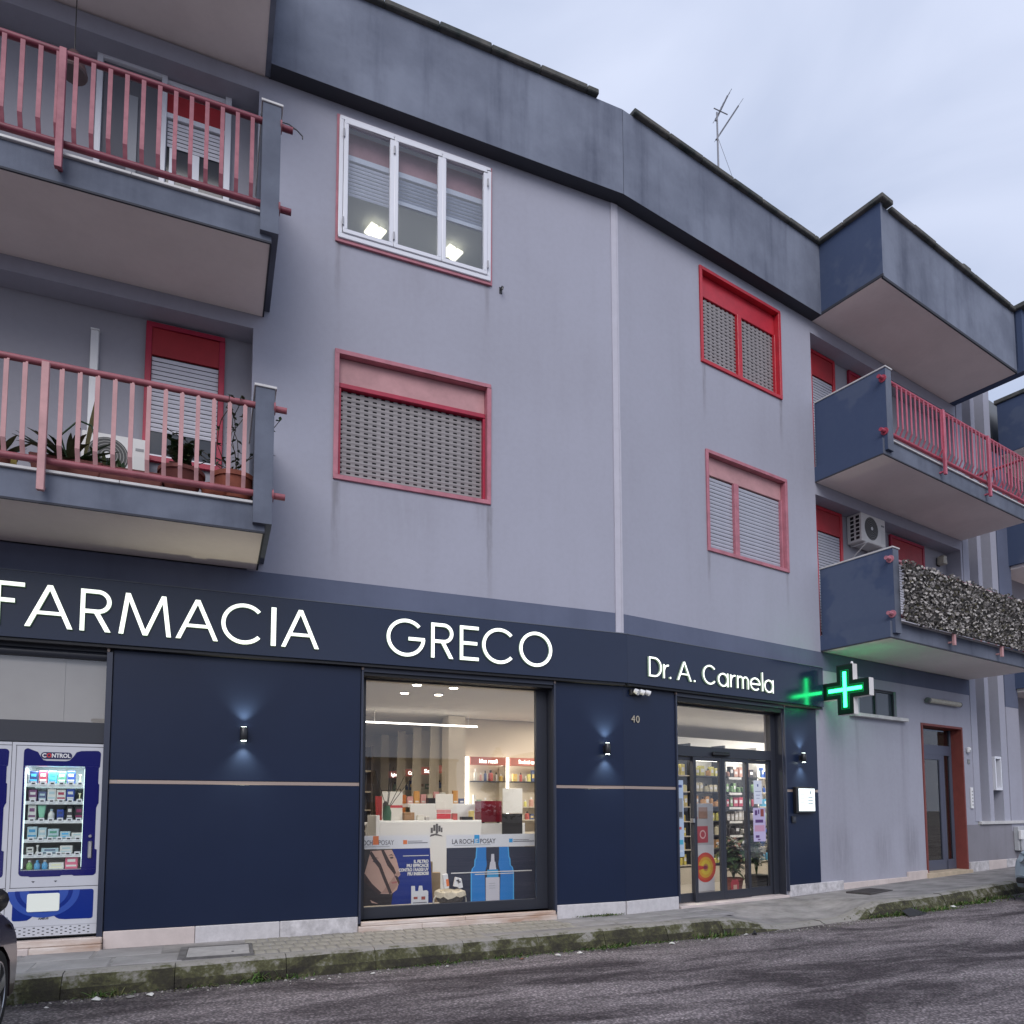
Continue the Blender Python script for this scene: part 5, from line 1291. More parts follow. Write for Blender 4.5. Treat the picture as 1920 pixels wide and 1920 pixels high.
fl([(.0,.0),(.36,.0),(.33,.10),(.20,.13),(.0,.22)], 4.3, 1); fl([(.10,.07),(.20,.02),(.12,.035)], 5, 2)
obj('print', b, [paint('poster_blue', (.012,.035,.24), .35), paint('hair_dark', (.03,.025,.028)), paint('skin_print', (.58,.38,.31)), paint('shadow_band', (.055,.035,.035)), paint('skin_shade', (.44,.27,.22)), paint('eye_print', (.05,.04,.05)), paint('lip_print', (.42,.15,.14))], P1_)
banner(P1_, -.0, .843, .685, .845, 1, paint('orange_tab', (.75,.20,.06)))
for i, (tx, w) in enumerate((('IL FILTRO',.19),('PIU EFFICACE',.28),('CONTRO I RAGGI UV',.38),('PIU INSIDIOSI',.27))): text(tx, .052, M_white, P1_, .84-w-.012, -.006, .50-.05*i, w, bold=.003)
obj('tiny_text', bx(.50,.83,-.0062,-.0052,.585,.594), M_white, P1_)
P2_ = thing('window_poster', 'slate poster of a serum bottle between bright blue steps low in the shop window', 'poster', (2.884,.66,.174), 0); P2_.scale = (1.043,)*3
b = MB()
fl([(0,0),(1.25,0),(1.24,.69),(0,.69)], 0, 0)
def steps(sg, cx, k, mi, g=0):
    p = [(.10,0),(.30-g,0),(.30-g,.36),(.285-g,.42),(.255-g,.45),(.25-g,.53),(.235-g,.56),(.225-g,.69),(.09,.69),(.09,.55),(.08,.47),(.09,.42),(.11,.36)]
    fl([(cx+sg*x, z) for x, z in (p if sg > 0 else p[::-1])], k, mi)
steps(1,.625,1,1); steps(-1,.625,1,1); steps(1,.625,2,2,.015); steps(-1,.625,2,2,.015)
fl([(.53,.0),(.72,.0),(.72,.30),(.53,.30)], 4, 3); fl([(.545,.30),(.705,.30),(.70,.40),(.55,.40)], 4, 5); fl([(.575,.40),(.675,.40),(.66,.50),(.59,.50)], 4.4, 3); fl([(.60,.50),(.65,.50),(.645,.60),(.605,.60)], 4.6, 3)
obj('print', b, [paint('poster_slate', (.035,.042,.072), .35), paint('neon_blue', (.10,.45,.85), .4), paint('step_blue', (.03,.22,.62), .4), paint('bottle_white', (.62,.62,.70), .4), paint('unused_ink', (.1,.1,.1)), paint('serum_blue', (.05,.35,.68), .3)], P2_)
banner(P2_, -.005, 1.243, .695, .855, None, paint('cyan_tab', (.03,.35,.75)))
obj('text_line', bx(.06,1.18,-.0062,-.0052,.365,.378).box(.38,.92,-.0062,-.0052,.340,.350), M_white, P2_)
for i, z in enumerate((.22,.19,.16)): obj('label_line', bx(.57,.66,-.0062,-.0052,z,z+.006), paint('tag_grey', (.4,.42,.46)), P2_)
# goods standing in front of the posters
M_lobe = paint('card_white', (.72,.73,.76), .5)
dc = thing('display_card', 'white two-lobed display card standing before the blue face poster', 'card', (2.45,.42,.205))
obj('card', MB().prism([(-.10,0),(.12,0),(.12,.16),(.10,.175),(.05,.17),(.04,.235),(.0,.235),(-.01,.17),(-.05,.17),(-.055,.235),(-.10,.235)], 0, .012), M_lobe, dc)
obj('print', bx(-.07,-.02,-.002,-.0005,.07,.10).box(.03,.08,-.002,-.0005,.06,.10), paint('leaf_red2', (.35,.08,.06)), dc); obj('caption', bx(-.08,.10,-.002,-.0005,.02,.03), M_ink, dc)
bk = thing('wicker_basket', 'round pale basket with a light cloth between the two window posters', 'basket', (2.86,.43,.205))
obj('basket_body', MB().lathe([(.13,0),(.17,.04),(.18,.12),(.165,.125),(.15,.05)], n=22), pm('wicker_grey', (.17,.155,.14), .8, var=.5, scale=30, bump=.8, bscale=60), bk, smooth=True)
b = MB(); r = random.Random(6); rim = []
for i in range(22):
    a = 2*PI*i/22; q = .185+r.uniform(-.012,.02); rim.append([(math.cos(a)*.14, math.sin(a)*.14, .15+r.uniform(-.01,.03)), (math.cos(a)*q, math.sin(a)*q, .135+r.uniform(0,.025)), (math.cos(a)*(q+.012), math.sin(a)*(q+.012), .085+r.uniform(-.02,.02))])
for i in range(22):
    for k in range(2): b.quad(rim[i][k], rim[i][k+1], rim[(i+1) % 22][k+1], rim[(i+1) % 22][k])
b.poly([q[0] for q in rim]); obj('cloth_rim', b, pm('cream_cloth', (.60,.54,.43), .85, var=.15, scale=14), bk)
for s_ in (-1, 1): obj('handle', MB().path([(s_*.17,0,.10)]+[(s_*(.17+.05*math.sin(PI*k/6)), -.0, .10+.09*math.cos(PI*k/6)-.09) for k in range(1,6)], .010), pm('handle_white', (.6,.58,.52), .6), bk)
for i, (x, z, lb) in enumerate(((2.74,.42,'white and orange tube leaning in the basket'),(2.86,.44,'left small white carton leaning in the basket'),(2.93,.42,'right small white carton leaning in the basket'))):
    t = thing('product_box', lb, 'box', (x+.07,.40,z-.03), 0); t.rotation_euler = (0,(-.12,.22,-.2)[i],0)
    if i == 0: obj('tube', bx(-.035,.035,0,.04,0,.19), M_lobe, t, bevel=.008); obj('band', bx(.0,.0355,-.0015,.02,.03,.12), paint('orange_tab', (.75,.20,.06)), t)
    else: obj('carton', bx(-.03,.03,0,.04,0,.12), M_lobe, t, bevel=.003); obj('print', bx(-.012,.012,-.0015,-.0005,.07,.09), M_ink, t)
simple('kraft_box', 'tall brown cardboard packs behind the gap between the posters', 'box', (2.78,.95,.15), [('body', bx(-.10,.0,0,.1,0,.55), pm('kraft', (.33,.25,.16), .8, var=.1)), ('body', bx(.005,.12,.03,.13,0,.40), pm('kraft', (.33,.25,.16)))])

# ------------------------------------------------------------------ just inside the entrance
M_shw = pm('white_shelving', (.78,.77,.74), .5)
E_sh = em('shelf_backlight', (1,.97,.92), 1.0)
ew = thing('entrance_shelving', 'bright white wall shelving full of goods behind the entrance doors', 'shelving', fb(0,2.0,.03), KA)
obj('back_panel', bx(2.4,6.6,.32,.36,0,2.75), M_shw, ew); obj('base_board', bx(2.54,6.3,-.03,.30,0,.30), M_wood, ew)
for a in (2.5,3.44,4.40,5.36,6.3): obj('upright', bx(a,a+.035,-.0,.319,0,2.6), M_dframe if a in (3.44,4.40) else M_shw, ew)
SZ = [.35,.63,.88,1.15,1.42,1.70,2.0]
for k, (a, c) in enumerate(((2.535,3.44),(3.475,4.40),(4.435,5.36),(5.395,6.3))):
    for z in SZ:
        obj('shelf', bx(a,c,-.02,.318,z-.02,z), (M_blackm if k == 2 else M_dframe if k == 1 else M_wood), ew)
        if k == 2 and z > .4: obj('price_strip', bx(a+.05,a+.42,-.024,-.0205,z-.055,z-.012), M_white, ew)
    obj('light_strip', bx(a,c,.02,.05,2.28,2.31), em('shelf_tube', (1,.97,.9), 7, True), ew)
colr = [[(.62,.52,.10),(.60,.45,.08),(.66,.6,.3)], [(.64,.60,.16),(.62,.34,.14),(.6,.55,.4)], [(.28,.46,.24),(.62,.36,.30),(.05,.045,.05),(.62,.6,.58),(.55,.10,.16)], [(.10,.38,.62),(.60,.58,.52),(.05,.12,.42),(.35,.55,.48)]]
ECN = [['yellow','ochre','pale yellow'],['lemon','orange','beige'],['green','salmon','black','white','crimson'],['sky blue','cream','royal blue','mint']]
r = random.Random(5); gi = 0
for k, (a, c) in enumerate(((2.535,3.44),(3.475,4.40),(4.435,5.36),(5.395,6.3))):
    for zi, z in enumerate(SZ):
        x = a+.04; kk = 0
        while x < c-.10:
            w = r.uniform(.06,.13); h = r.uniform(.12,.21)
            cl = colr[k]; cc_ = cl[(zi+r.choice((0,0,0,1))) % len(cl)]
            nm = 'e_prod_%d_%d' % (k, cl.index(cc_))
            p = fb(x+w/2, 2.03, z+.031)
            kind = r.random() < .45; kk += 1
            if not 3.0 < x < 5.65: x += w+.03; continue
            t = thing('product_bottle' if kind else 'product_box', '%s %s, %s on the %s shelf of the %s bay behind the entrance' % (ECN[k][cl.index(cc_)], 'bottle' if kind else 'pack', NTH[kk-1], NTH[zi], NTH[k]), 'goods', p, KA, 'goods on the entrance shelving')
            mt = paint(nm, cc_, .4)
            if kind: obj('body', MB().lathe([(w*.40,0),(w*.42,.008),(w*.42,h*.66),(w*.15,h*.76)], n=9), mt, t, smooth=True); obj('cap', MB().lathe([(w*.16,h*.761),(w*.16,h)], n=7), M_black, t)
            else: obj('carton', bx(-w/2,w/2,0,.08,0,h), mt, t, bevel=.003); obj('label', bx(-w*.35,w*.35,-.0015,-.0004,h*.35,h*.7), M_lobe, t)
            x += w+r.uniform(.01,.05); gi += 1
# standee with a round red-yellow sign
sd_ = thing('standee', 'grey display board with a round red and yellow disc behind the sliding door', 'display board', fb(2.15,.55,.03), KA)
obj('board', bx(-.24,.26,0,.03,.0,1.46), pm('board_grey', (.40,.40,.42), .6), sd_, bevel=.004)
obj('lower_panel', bx(-.23,.25,-.004,-.0005,.08,.80), pm('board_pale', (.55,.55,.58), .6), sd_)
for k, (rr, c) in enumerate(((.235,(.55,.05,.04)),(.20,(.60,.10,.03)),(.165,(.66,.36,.03)),(.115,(.68,.50,.04)),(.06,(.50,.22,.05)))):
    obj('disc_ring', MB().poly([(.05+rr*math.cos(2*PI*i/28), -.005-.0008*k, .45+rr*math.sin(2*PI*i/28)) for i in range(28)]), paint('disc_%d' % k, c, .45), sd_)
obj('disc_core', MB().poly([(.04+.05*math.cos(2*PI*i/20), -.0095, .45+.03*math.sin(2*PI*i/20)) for i in range(20)]), paint('disc_core', (.25,.03,.06)), sd_)
obj('disc_tail', MB().poly([(-.19,-.0095,.40),(0,-.0095,.43),(0,-.0095,.47),(-.19,-.0095,.50)]), paint('disc_0', (.55,.05,.04)), sd_)
obj('red_panel', bx(-.23,.12,-.004,-.0005,.84,1.10), paint('panel_red', (.42,.05,.07)), sd_)
o_, i_ = arc(.0,.97,.07,0,360,24), arc(.0,.97,.048,0,360,24); b = MB()
for k in range(24): b.quad(*[(p[0],-.006,p[1]) for p in (i_[k],o_[k],o_[k+1],i_[k+1])])
obj('ring', b, paint('ring_pink', (.68,.42,.42)), sd_)
text('2', .26, paint('panel_red', (.42,.05,.07)), sd_, -.21, -.005, 1.22, .10, bold=.004); obj('box_art', bx(-.08,.12,-.005,-.0005,1.22,1.40), paint('art_brown', (.30,.17,.12)), sd_)

# leafy pot plants
def leaf_blade(b, base, d, ln, w, droop, mi=0, seg=4):
    base = Vector(base); d = Vector(d).normalized(); side = d.cross(Vector((0,0,1)))
    side = side.normalized() if side.length > .01 else Vector((1,0,0))
    prev = None
    for i in range(seg+1):
        t = i/seg; p = base + d*(ln*t) + Vector((0,0,-droop*ln*t*t)); ww = w*math.sin(PI*min(.97, .12+.86*t))*.5+.0008
        cur = (p-side*ww, p+side*ww)
        if prev: b.quad(prev[0], prev[1], cur[1], cur[0], mi)
        prev = cur
M_leafs = [pm('leaf_deep', (.035,.075,.030), .45, var=.3, scale=9), pm('leaf_mid', (.060,.115,.045), .45, var=.3, scale=9), pm('leaf_olive', (.095,.11,.045), .5, var=.3, scale=9)]
def pot(t, r0, r1, h, mt, rim=True):
    prof = [(r0,0),(r1,h*.86)] + ([(r1*1.08,h*.86),(r1*1.08,h)] if rim else [(r1,h)]) + [(r1*.92,h),(r1*.9,h*.9)]
    obj('pot', MB().lathe(prof, n=22), mt, t, smooth=True); obj('soil', MB().lathe([(r1*.9,h*.88),(r1*.9,h*.885)], n=18), M_soil, t)
def bushy(t, z0, h, rad, n, seed, lw=.045, ll=.13):
    r = random.Random(seed); st = MB(); lf = MB()
    for k in range(9):
        a = r.uniform(0,2*PI); q = r.uniform(.2,1)*rad*.7; top = Vector((math.cos(a)*q, math.sin(a)*q*.8, z0+h*r.uniform(.65,1)))
        st.tube((0,0,z0), top, .006, .003, 5)
        for i in range(n):
            f = r.uniform(.25,1); p = Vector((0,0,z0)).lerp(top, f); an = r.uniform(0,2*PI)
            leaf_blade(lf, p, (math.cos(an), math.sin(an), r.uniform(-.1,.8)), ll*r.uniform(.6,1.2), lw, r.uniform(.2,.6), r.randrange(3), 3)
    obj('stems', st, M_leafs[0], t); tag(obj('foliage', lf, M_leafs, t), None, None, kind='stuff')
t = thing('potted_plant', 'leafy plant in a square black pot behind the right door pane', 'plant', fb(3.40,.52,.03), KA)
obj('pot', MB().prism([(-.13,0),(.13,0),(.17,.28),(-.17,.28)], -.13, .13), M_black, t, bevel=.01); bushy(t, .25, .98, .36, 46, 21, .06, .16)
t = thing('potted_plant', 'glossy plant in a terracotta pot behind the second door leaf', 'plant', fb(2.80,.50,.03), KA)
pot(t, .11, .15, .26, M_terra_d); bushy(t, .24, .72, .36, 40, 22, .075, .20)
t = thing('heart_card', 'small red heart shaped card with a portrait before the terracotta pot', 'card', fb(2.62,.33,.03), KA)
obj('card', MB().prism([(0,0),(.09,.02),(.10,.20),(.07,.25),(.02,.24),(-.04,.25),(-.08,.20),(-.07,.02)], 0, .012), paint('panel_red', (.42,.05,.07)), t); obj('portrait', bx(-.03,.05,-.002,-.0005,.04,.17), paint('skin_print', (.5,.31,.25)), t)
# stickers and notices on the entrance glass
def notice(name, label, s0, s1, z0, z1, y, bg, marks):
    t = thing(name, label, 'notice', fb(s0,y,z0), KA)
    obj('sheet', bx(0,s1-s0,-.002,0,0,z1-z0), paint(*bg), t)
    for (a, c, d, e, mname, mc) in marks: obj('print', bx(a,c,-.0035,-.0023,d,e), paint(mname, mc), t)
notice('notice_strip', 'tall pale blue notice strip on the left side light of the entrance', 1.18, 1.33, .70, 1.83, .164, ('strip_blue', (.45,.56,.70)), [(.03,.12,1.02,1.06,'mk_navy',(.05,.08,.25)),(.02,.13,.56,.86,'mk_grey',(.28,.30,.32)),(.03,.12,.58,.66,'mk_dark',(.05,.05,.06)),(.02,.13,.18,.25,'mk_cyan',(.08,.40,.55)),(.04,.10,.40,.44,'mk_red',(.5,.12,.12)),(.03,.12,.07,.10,'mk_pale',(.6,.66,.75))])
notice('arched_notice', 'white notice with a small blue emblem on the right side light', 2.93, 3.13, 1.48, 1.86, .164, ('notice_white', (.70,.74,.82)), [(.085,.115,.28,.32,'mk_navy',(.05,.08,.25)),(.03,.17,.20,.206,'mk_navy',(.05,.08,.25)),(.05,.15,.14,.146,'mk_navy',(.05,.08,.25)),(.06,.14,.09,.096,'mk_navy',(.05,.08,.25))])
notice('flyer', 'lilac and dark purple flyer on the right side light', 2.90, 3.20, .88, 1.42, .164, ('flyer_lilac', (.52,.46,.66)), [(.03,.27,.16,.26,'flyer_pink',(.55,.30,.42)),(.04,.10,.42,.50,'mk_plum',(.10,.04,.16)),(.12,.15,.44,.51,'mk_plum',(.1,.04,.16)),(.18,.26,.40,.52,'mk_rust',(.28,.07,.06)),(.05,.24,.30,.35,'mk_plum',(.1,.04,.16)),(.05,.14,.06,.10,'mk_plum',(.1,.04,.16)),(.10,.16,.02,.04,'mk_plum',(.1,.04,.16))])

# ------------------------------------------------------------------ things on the balconies
def ac_unit(label, p, rotz, w=.80, h=.55, d=.30, brackets=True):
    t = thing('air_conditioner', label, 'air conditioner', p, rotz, 'outdoor air conditioning units')
    obj('case', bx(-w/2,w/2,-d,0,0,h), pm('ac_white', (.66,.65,.63), .5, var=.06, scale=5), t, bevel=.012)
    c = (-w*.10,-d-.004,h*.52); rr = h*.40
    obj('fan_opening', MB().lathe([(rr,-.003),(rr,0)], (c[0],c[1]+.004,c[2]), 28, axis='y'), pm('ac_grille_dark', (.05,.05,.05), .6), t)
    for k in range(1, 7): 
        q = rr*k/6.5; b = MB(); o_, i_ = arc(c[0],c[2],q+.004,0,360,24), arc(c[0],c[2],q-.004,0,360,24)
        for j in range(24): b.quad(*[(p_[0],c[1]-.003,p_[1]) for p_ in (i_[j],o_[j],o_[j+1],i_[j+1])])
        obj('grille_ring', b, pm('ac_grille', (.22,.22,.21), .5), t)
    obj('fan_hub', MB().lathe([(.035,-.008),(.03,.0)], (c[0],c[1]-.004,c[2]), 14, axis='y'), M_white, t)
    for i in range(2):
        for j in range(6): obj('side_vent', bx(-w/2-.003,-w/2-.0005,-d+.045+.11*i,-d+.115+.11*i,.05+.08*j,.105+.08*j), M_black, t)
    obj('badge', bx(w*.32,w*.45,-d-.003,-d-.0005,h*.72,h*.78), pm('ac_badge', (.25,.25,.26), .5), t)
    obj('cover_plate', bx(w*.30,w*.47,-d-.0025,-d-.0005,h*.12,h*.6), pm('ac_white2', (.60,.60,.58), .5), t)
    if brackets:
        for x in (-w*.35, w*.35): obj('bracket', MB().prism([(x-.015,-.03),(x+.015,-.03),(x+.015,-.005),(x-.015,-.005)], -d-.02, .0), M_white, t)
        for x in (-w*.35, w*.35): obj('strut', MB().tube((x,-d,-.03),(x,-.01,-.25),.012,n=6), pm('ac_white', (.66,.65,.63)), t)
    else:
        for x in (-w*.38, w*.38): obj('foot', bx(x-.05,x+.05,-d-.03,-.0,-.28,-.003), M_white, t, bevel=.01)
    return t
ac_unit('white outdoor air conditioner hanging on the wall of the lower right balcony', fb(6.40,.295,6.40), KA)
ac_unit('white outdoor air conditioner standing behind the plants of the lower left balcony', (-1.06,.20,4.90), 0, .62, .50, .28, False)
t = thing('pipe_duct', 'white vertical duct cover above the balcony air conditioner', 'duct', (-1.335,.30,5.43))
obj('duct', bx(-.04,.04,-.06,-.001,0,1.28), M_white, t, bevel=.006); obj('end_cap', bx(-.044,.044,-.064,-.001,1.281,1.30), M_white, t, bevel=.004)
t = thing('wall_lantern', 'old ivory wall lantern in the corner of the lower right balcony', 'lamp', fb(9.35,.295,6.62), KA)
obj('backplate', bx(-.06,.06,-.02,0,-.02,.16), M_blackm, t, bevel=.004); obj('shade', MB().prism([(-.09,0),(.09,0),(.06,.18),(-.06,.18)], -.16, -.021), M_ivory, t, bevel=.01)

def blade_plant(t, n, ln, w, z, seed, up=.8, mats=None):
    r = random.Random(seed); b = MB()
    for i in range(n):
        a = 2*PI*i/n+r.uniform(-.3,.3); e = r.uniform(.25,1.2)*up
        leaf_blade(b, (math.cos(a)*.03, math.sin(a)*.03, z), (math.cos(a), math.sin(a)*.8, e), ln*r.uniform(.6,1.1), w, r.uniform(.05,.45), r.randrange(3), 6)
    obj('leaves', b, mats or M_leafs, t)
ZB = 4.44
t = thing('agave_planter', 'long dark red planter with big spiky aloe leaves on the lower left balcony', 'plant', (-1.32,-.98,ZB))
obj('trough', MB().prism([(-.26,0),(.26,0),(.30,.20),(-.30,.20)], -.11, .11), M_terra_d, t, bevel=.012); obj('soil', bx(-.27,.27,-.09,.09,.185,.195), M_soil, t)
blade_plant(t, 22, .50, .050, .19, 1); b = MB(); r = random.Random(4)
for i in range(18): leaf_blade(b, (r.uniform(-.2,.25), r.uniform(-.06,.06), .19), (r.uniform(-1,1), r.uniform(-.5,.5), r.uniform(.1,1.0)), r.uniform(.2,.45), .05, .4, r.randrange(3), 5)
obj('leaves', b, M_leafs, t)
b = MB(); leaf_blade(b, (.12,0,.2), (.14,-.05,1), .78, .075, .02, 0, 7); obj('flower_spike', b, pm('spike_yellow', (.30,.26,.10), .6), t)
obj('hanging_tendril', MB().path([(.0,-.1,.2),(-.04,-.18,.36),(.1,-.2,.52),(.2,-.18,.50),(.26,-.16,.30)], .008), M_leafs[0], t)
t = thing('aloe_pot', 'small aloe in a pot half cut off at the left picture edge', 'plant', (-1.86,-.98,ZB))
pot(t, .10, .13, .17, M_terra_d); blade_plant(t, 14, .36, .05, .16, 2, .7)
b = MB(); leaf_blade(b, (.14,-.13,.14), (.05,-.1,-1), .22, .05, .0, 0, 4); obj('drooping_leaf', b, pm('leaf_yellow', (.34,.27,.06), .6), t)
t = thing('flower_trough', 'low dark terracotta trough with a sprouting succulent before the air conditioner', 'plant', (-.80,-.98,ZB))
obj('trough', MB().prism([(-.26,0),(.26,0),(.29,.19),(-.29,.19)], -.10, .10), M_terra_d, t, bevel=.012); obj('soil', bx(-.26,.26,-.085,.085,.175,.185), M_soil, t)
b = MB(); r = random.Random(8)
for i in range(16): leaf_blade(b, (r.uniform(-.26,-.05), r.uniform(-.05,.05), .18), (r.uniform(-.6,.6), r.uniform(-.5,.3), 1), r.uniform(.10,.24), .035, .3, r.randrange(3), 4)
obj('leaves', b, M_leafs, t)
t = thing('succulent_pot', 'round terracotta pot with bushy jade plant in the middle of the lower left balcony', 'plant', (-.36,-1.0,ZB))
pot(t, .12, .20, .26, M_terra_d); bushy(t, .25, .36, .22, 34, 31, .045, .07)
t = thing('empty_pot', 'small squat terracotta pot between two larger plant pots', 'pot', (-.06,-1.02,ZB)); pot(t, .10, .125, .15, M_terra)
t = thing('climber_pot', 'orange terracotta pot with thin twiggy climber beside the balcony pillar', 'plant', (.12,-.92,ZB))
pot(t, .15, .19, .33, M_terra); obj('saucer', MB().lathe([(.16,.0),(.215,.05),(.20,.05),(.15,.012)], n=22), M_terra_d, t, smooth=True)
r = random.Random(17); tw_ = MB(); lf = MB()
for k in range(9):
    p = Vector((r.uniform(-.05,.05),0,.30)); d = Vector((r.uniform(-.9,.45),r.uniform(-.2,.2),1)).normalized()
    for i in range(7):
        q = p+d*r.uniform(.09,.15); tw_.tube(p, q, .0045, .0035, 5)
        for _ in range(2): leaf_blade(lf, q, (r.uniform(-1,1),r.uniform(-1,1),r.uniform(-.3,.6)), .055, .035, .3, r.randrange(3), 2)
        p = q; d = (d+Vector((r.uniform(-.5,.5),r.uniform(-.3,.3),r.uniform(-.4,.25)))).normalized()
obj('twigs', tw_, pm('twig_brown', (.06,.045,.03), .8), t); tag(obj('foliage', lf, M_leafs, t), None, None, kind='stuff')
b = MB(); r = random.Random(2)
for i in range(26): leaf_blade(b, (r.uniform(-.14,.14), r.uniform(-.14,.14), .31), (r.uniform(-1,1), r.uniform(-1,.6), r.uniform(.2,1)), .10, .07, .5, r.randrange(2), 3)
obj('leaves', b, M_leafs, t)

# camouflage net along the lower right railing: thousands of cut flaps on a mesh
nt = thing('camouflage_net', 'white and dark camouflage net tied along the lower right balcony railing', 'net', fb(4.835,-1.385,4.42), KA)
r = random.Random(99); b = MB()
L_, H_ = 4.9, .98
for i in range(5200):
    x = r.uniform(-.075, L_); sag = .03*math.sin(x*4)+.05*math.sin(x*1.7)
    z = r.uniform(.0 - max(0, sag), H_+.02*math.sin(x*9)); y = r.uniform(-.018, .012)
    k_ = r.choice((0,0,0,1,1,1,2,2,2,3)); s_ = r.uniform(.030,.062) if k_ == 0 else r.uniform(.018,.05); a = r.gauss(.15, .45); ca_, sa_ = math.cos(a)*s_, math.sin(a)*s_*.6
    tx, tz = r.uniform(-.45,.45), r.uniform(-.9,.5)
    c = Vector((x,y,z)); u = Vector((ca_, tx*s_*.6, sa_)); v = Vector((-sa_*.7, tz*s_*.7, ca_*.45))
    b.poly([c-u, c-u*.2-v, c+u, c+u*.1+v*.9], k_)
tag(obj('flaps', b, [pm('net_white', (.42,.39,.36), .8), pm('net_grey', (.12,.105,.092), .85), pm('net_dark', (.045,.04,.035), .9), pm('net_olive', (.11,.10,.055), .9)], nt), None, None, kind='stuff')
obj('backing', bx(.0,L_,.018,.021,-.02,H_-.03), pm('net_backing', (.035,.033,.03), .95), nt)

# ------------------------------------------------------------------ small things on the bare wall
t = thing('tube_lamp', 'unlit ivory tube lamp above the street door', 'lamp', fb(8.62,-.001,3.545), KA)
obj('diffuser', MB().tube((-.60,-.06,0),(.60,-.06,0),.05,n=14), M_ivory, t, smooth=True); obj('end_cap', MB().tube((-.66,-.06,0),(-.602,-.06,0),.054,n=14), pm('cap_grey', (.14,.14,.14), .6), t); obj('end_cap', MB().tube((.602,-.06,0),(.63,-.06,0),.054,n=14), pm('cap_grey', (.14,.14,.14)), t); obj('mount', bx(-.5,.5,-.03,0,-.03,.03), pm('cap_grey', (.14,.14,.14)), t)
t = thing('motion_sensor', 'white motion sensor right of the street door', 'sensor', fb(9.58,-.001,2.62), KA)
obj('body', bx(-.05,.05,-.07,0,-.06,.06), M_white, t, bevel=.02); obj('lens', bx(-.035,.035,-.072,-.0705,-.05,-.0), pm('lens_grey', (.3,.3,.32), .3), t)
t = thing('number_plate', 'tiny grey house number plate under the motion sensor', 'number', fb(9.62,-.001,2.38), KA)
obj('plate', bx(-.05,.05,-.008,0,-.05,.05), pm('plate_grey', (.18,.19,.2), .6), t); text('38', .06, M_ivory, t, -.035, -.0095, -.02, .07)
t = thing('intercom', 'narrow white intercom strip right of the street door', 'intercom', fb(9.66,-.001,1.62), KA)
obj('body', bx(-.045,.045,-.03,0,-.22,.22), M_white, t, bevel=.006)
for k in range(5): obj('button', bx(-.02,.02,-.033,-.0305,-.16+.07*k,-.13+.07*k), pm('button_grey', (.3,.3,.3), .4), t)
t = thing('meter_box', 'white meter box with hanging cable on the apron wall', 'meter box', fb(11.62,-.016,.72), KA)
obj('cabinet', bx(-.16,.35,-.10,0,-.25,.28), pm('meter_grey', (.42,.43,.45), .6), t, bevel=.01); obj('case', bx(-.18,-.02,-.16,-.101,-.0,.2), M_white, t, bevel=.008)
obj('cable', MB().path([(-.12,-.12,.0),(-.12,-.12,-.15),(-.08,-.12,-.35),(.02,-.12,-.45),(.12,-.12,-.40),(.12,-.12,-.28),(.03,-.12,-.25),(.0,-.12,-.35),(.1,-.12,-.48)], .012), pm('cable_grey', (.3,.3,.31), .6), t)

# roof aerial
an = thing('roof_antenna', 'thin television aerial mast standing on the roof behind the parapet', 'antenna', fb(3.47,1.0,10.46), KA)
M_al = pm('dull_aluminium', (.25,.25,.27), .45, metal=.5)
obj('mast', MB().tube((0,0,0),(-.02,0,3.95),.022,.016,8), M_al, an)
obj('boom', MB().tube((-.06,0,3.76),(.29,0,4.46),.015,n=6), M_al, an); obj('boom', MB().tube((-.06,0,3.38),(.60,0,4.43),.015,n=6), M_al, an)
for k in range(6):
    p = Vector((0,0,3.9)).lerp(Vector((.28,0,4.44)), k/5); obj('element', MB().tube(p+Vector((.03,.14,-.02)),p+Vector((-.03,-.14,.02)),.005,n=5), M_al, an)
for k in range(8):
    p = Vector((.05,0,3.56)).lerp(Vector((.58,0,4.4)), k/7); obj('element', MB().tube(p+Vector((.03,.16,-.02)),p+Vector((-.03,-.16,.02)),.004,n=5), M_al, an)
obj('reflector', MB().tube((-.08,.02,4.02),(.16,-.1,3.92),.010,n=5), M_al, an)
ay = thing('stay_wire', 'fine stay wire running down from the aerial to the parapet corner', 'wire', fb(3.47,1.0,13.9), KA)
obj('wire', MB().tube((0,0,0),(1.9,.2,-2.3),.0035,n=4), M_al, ay)

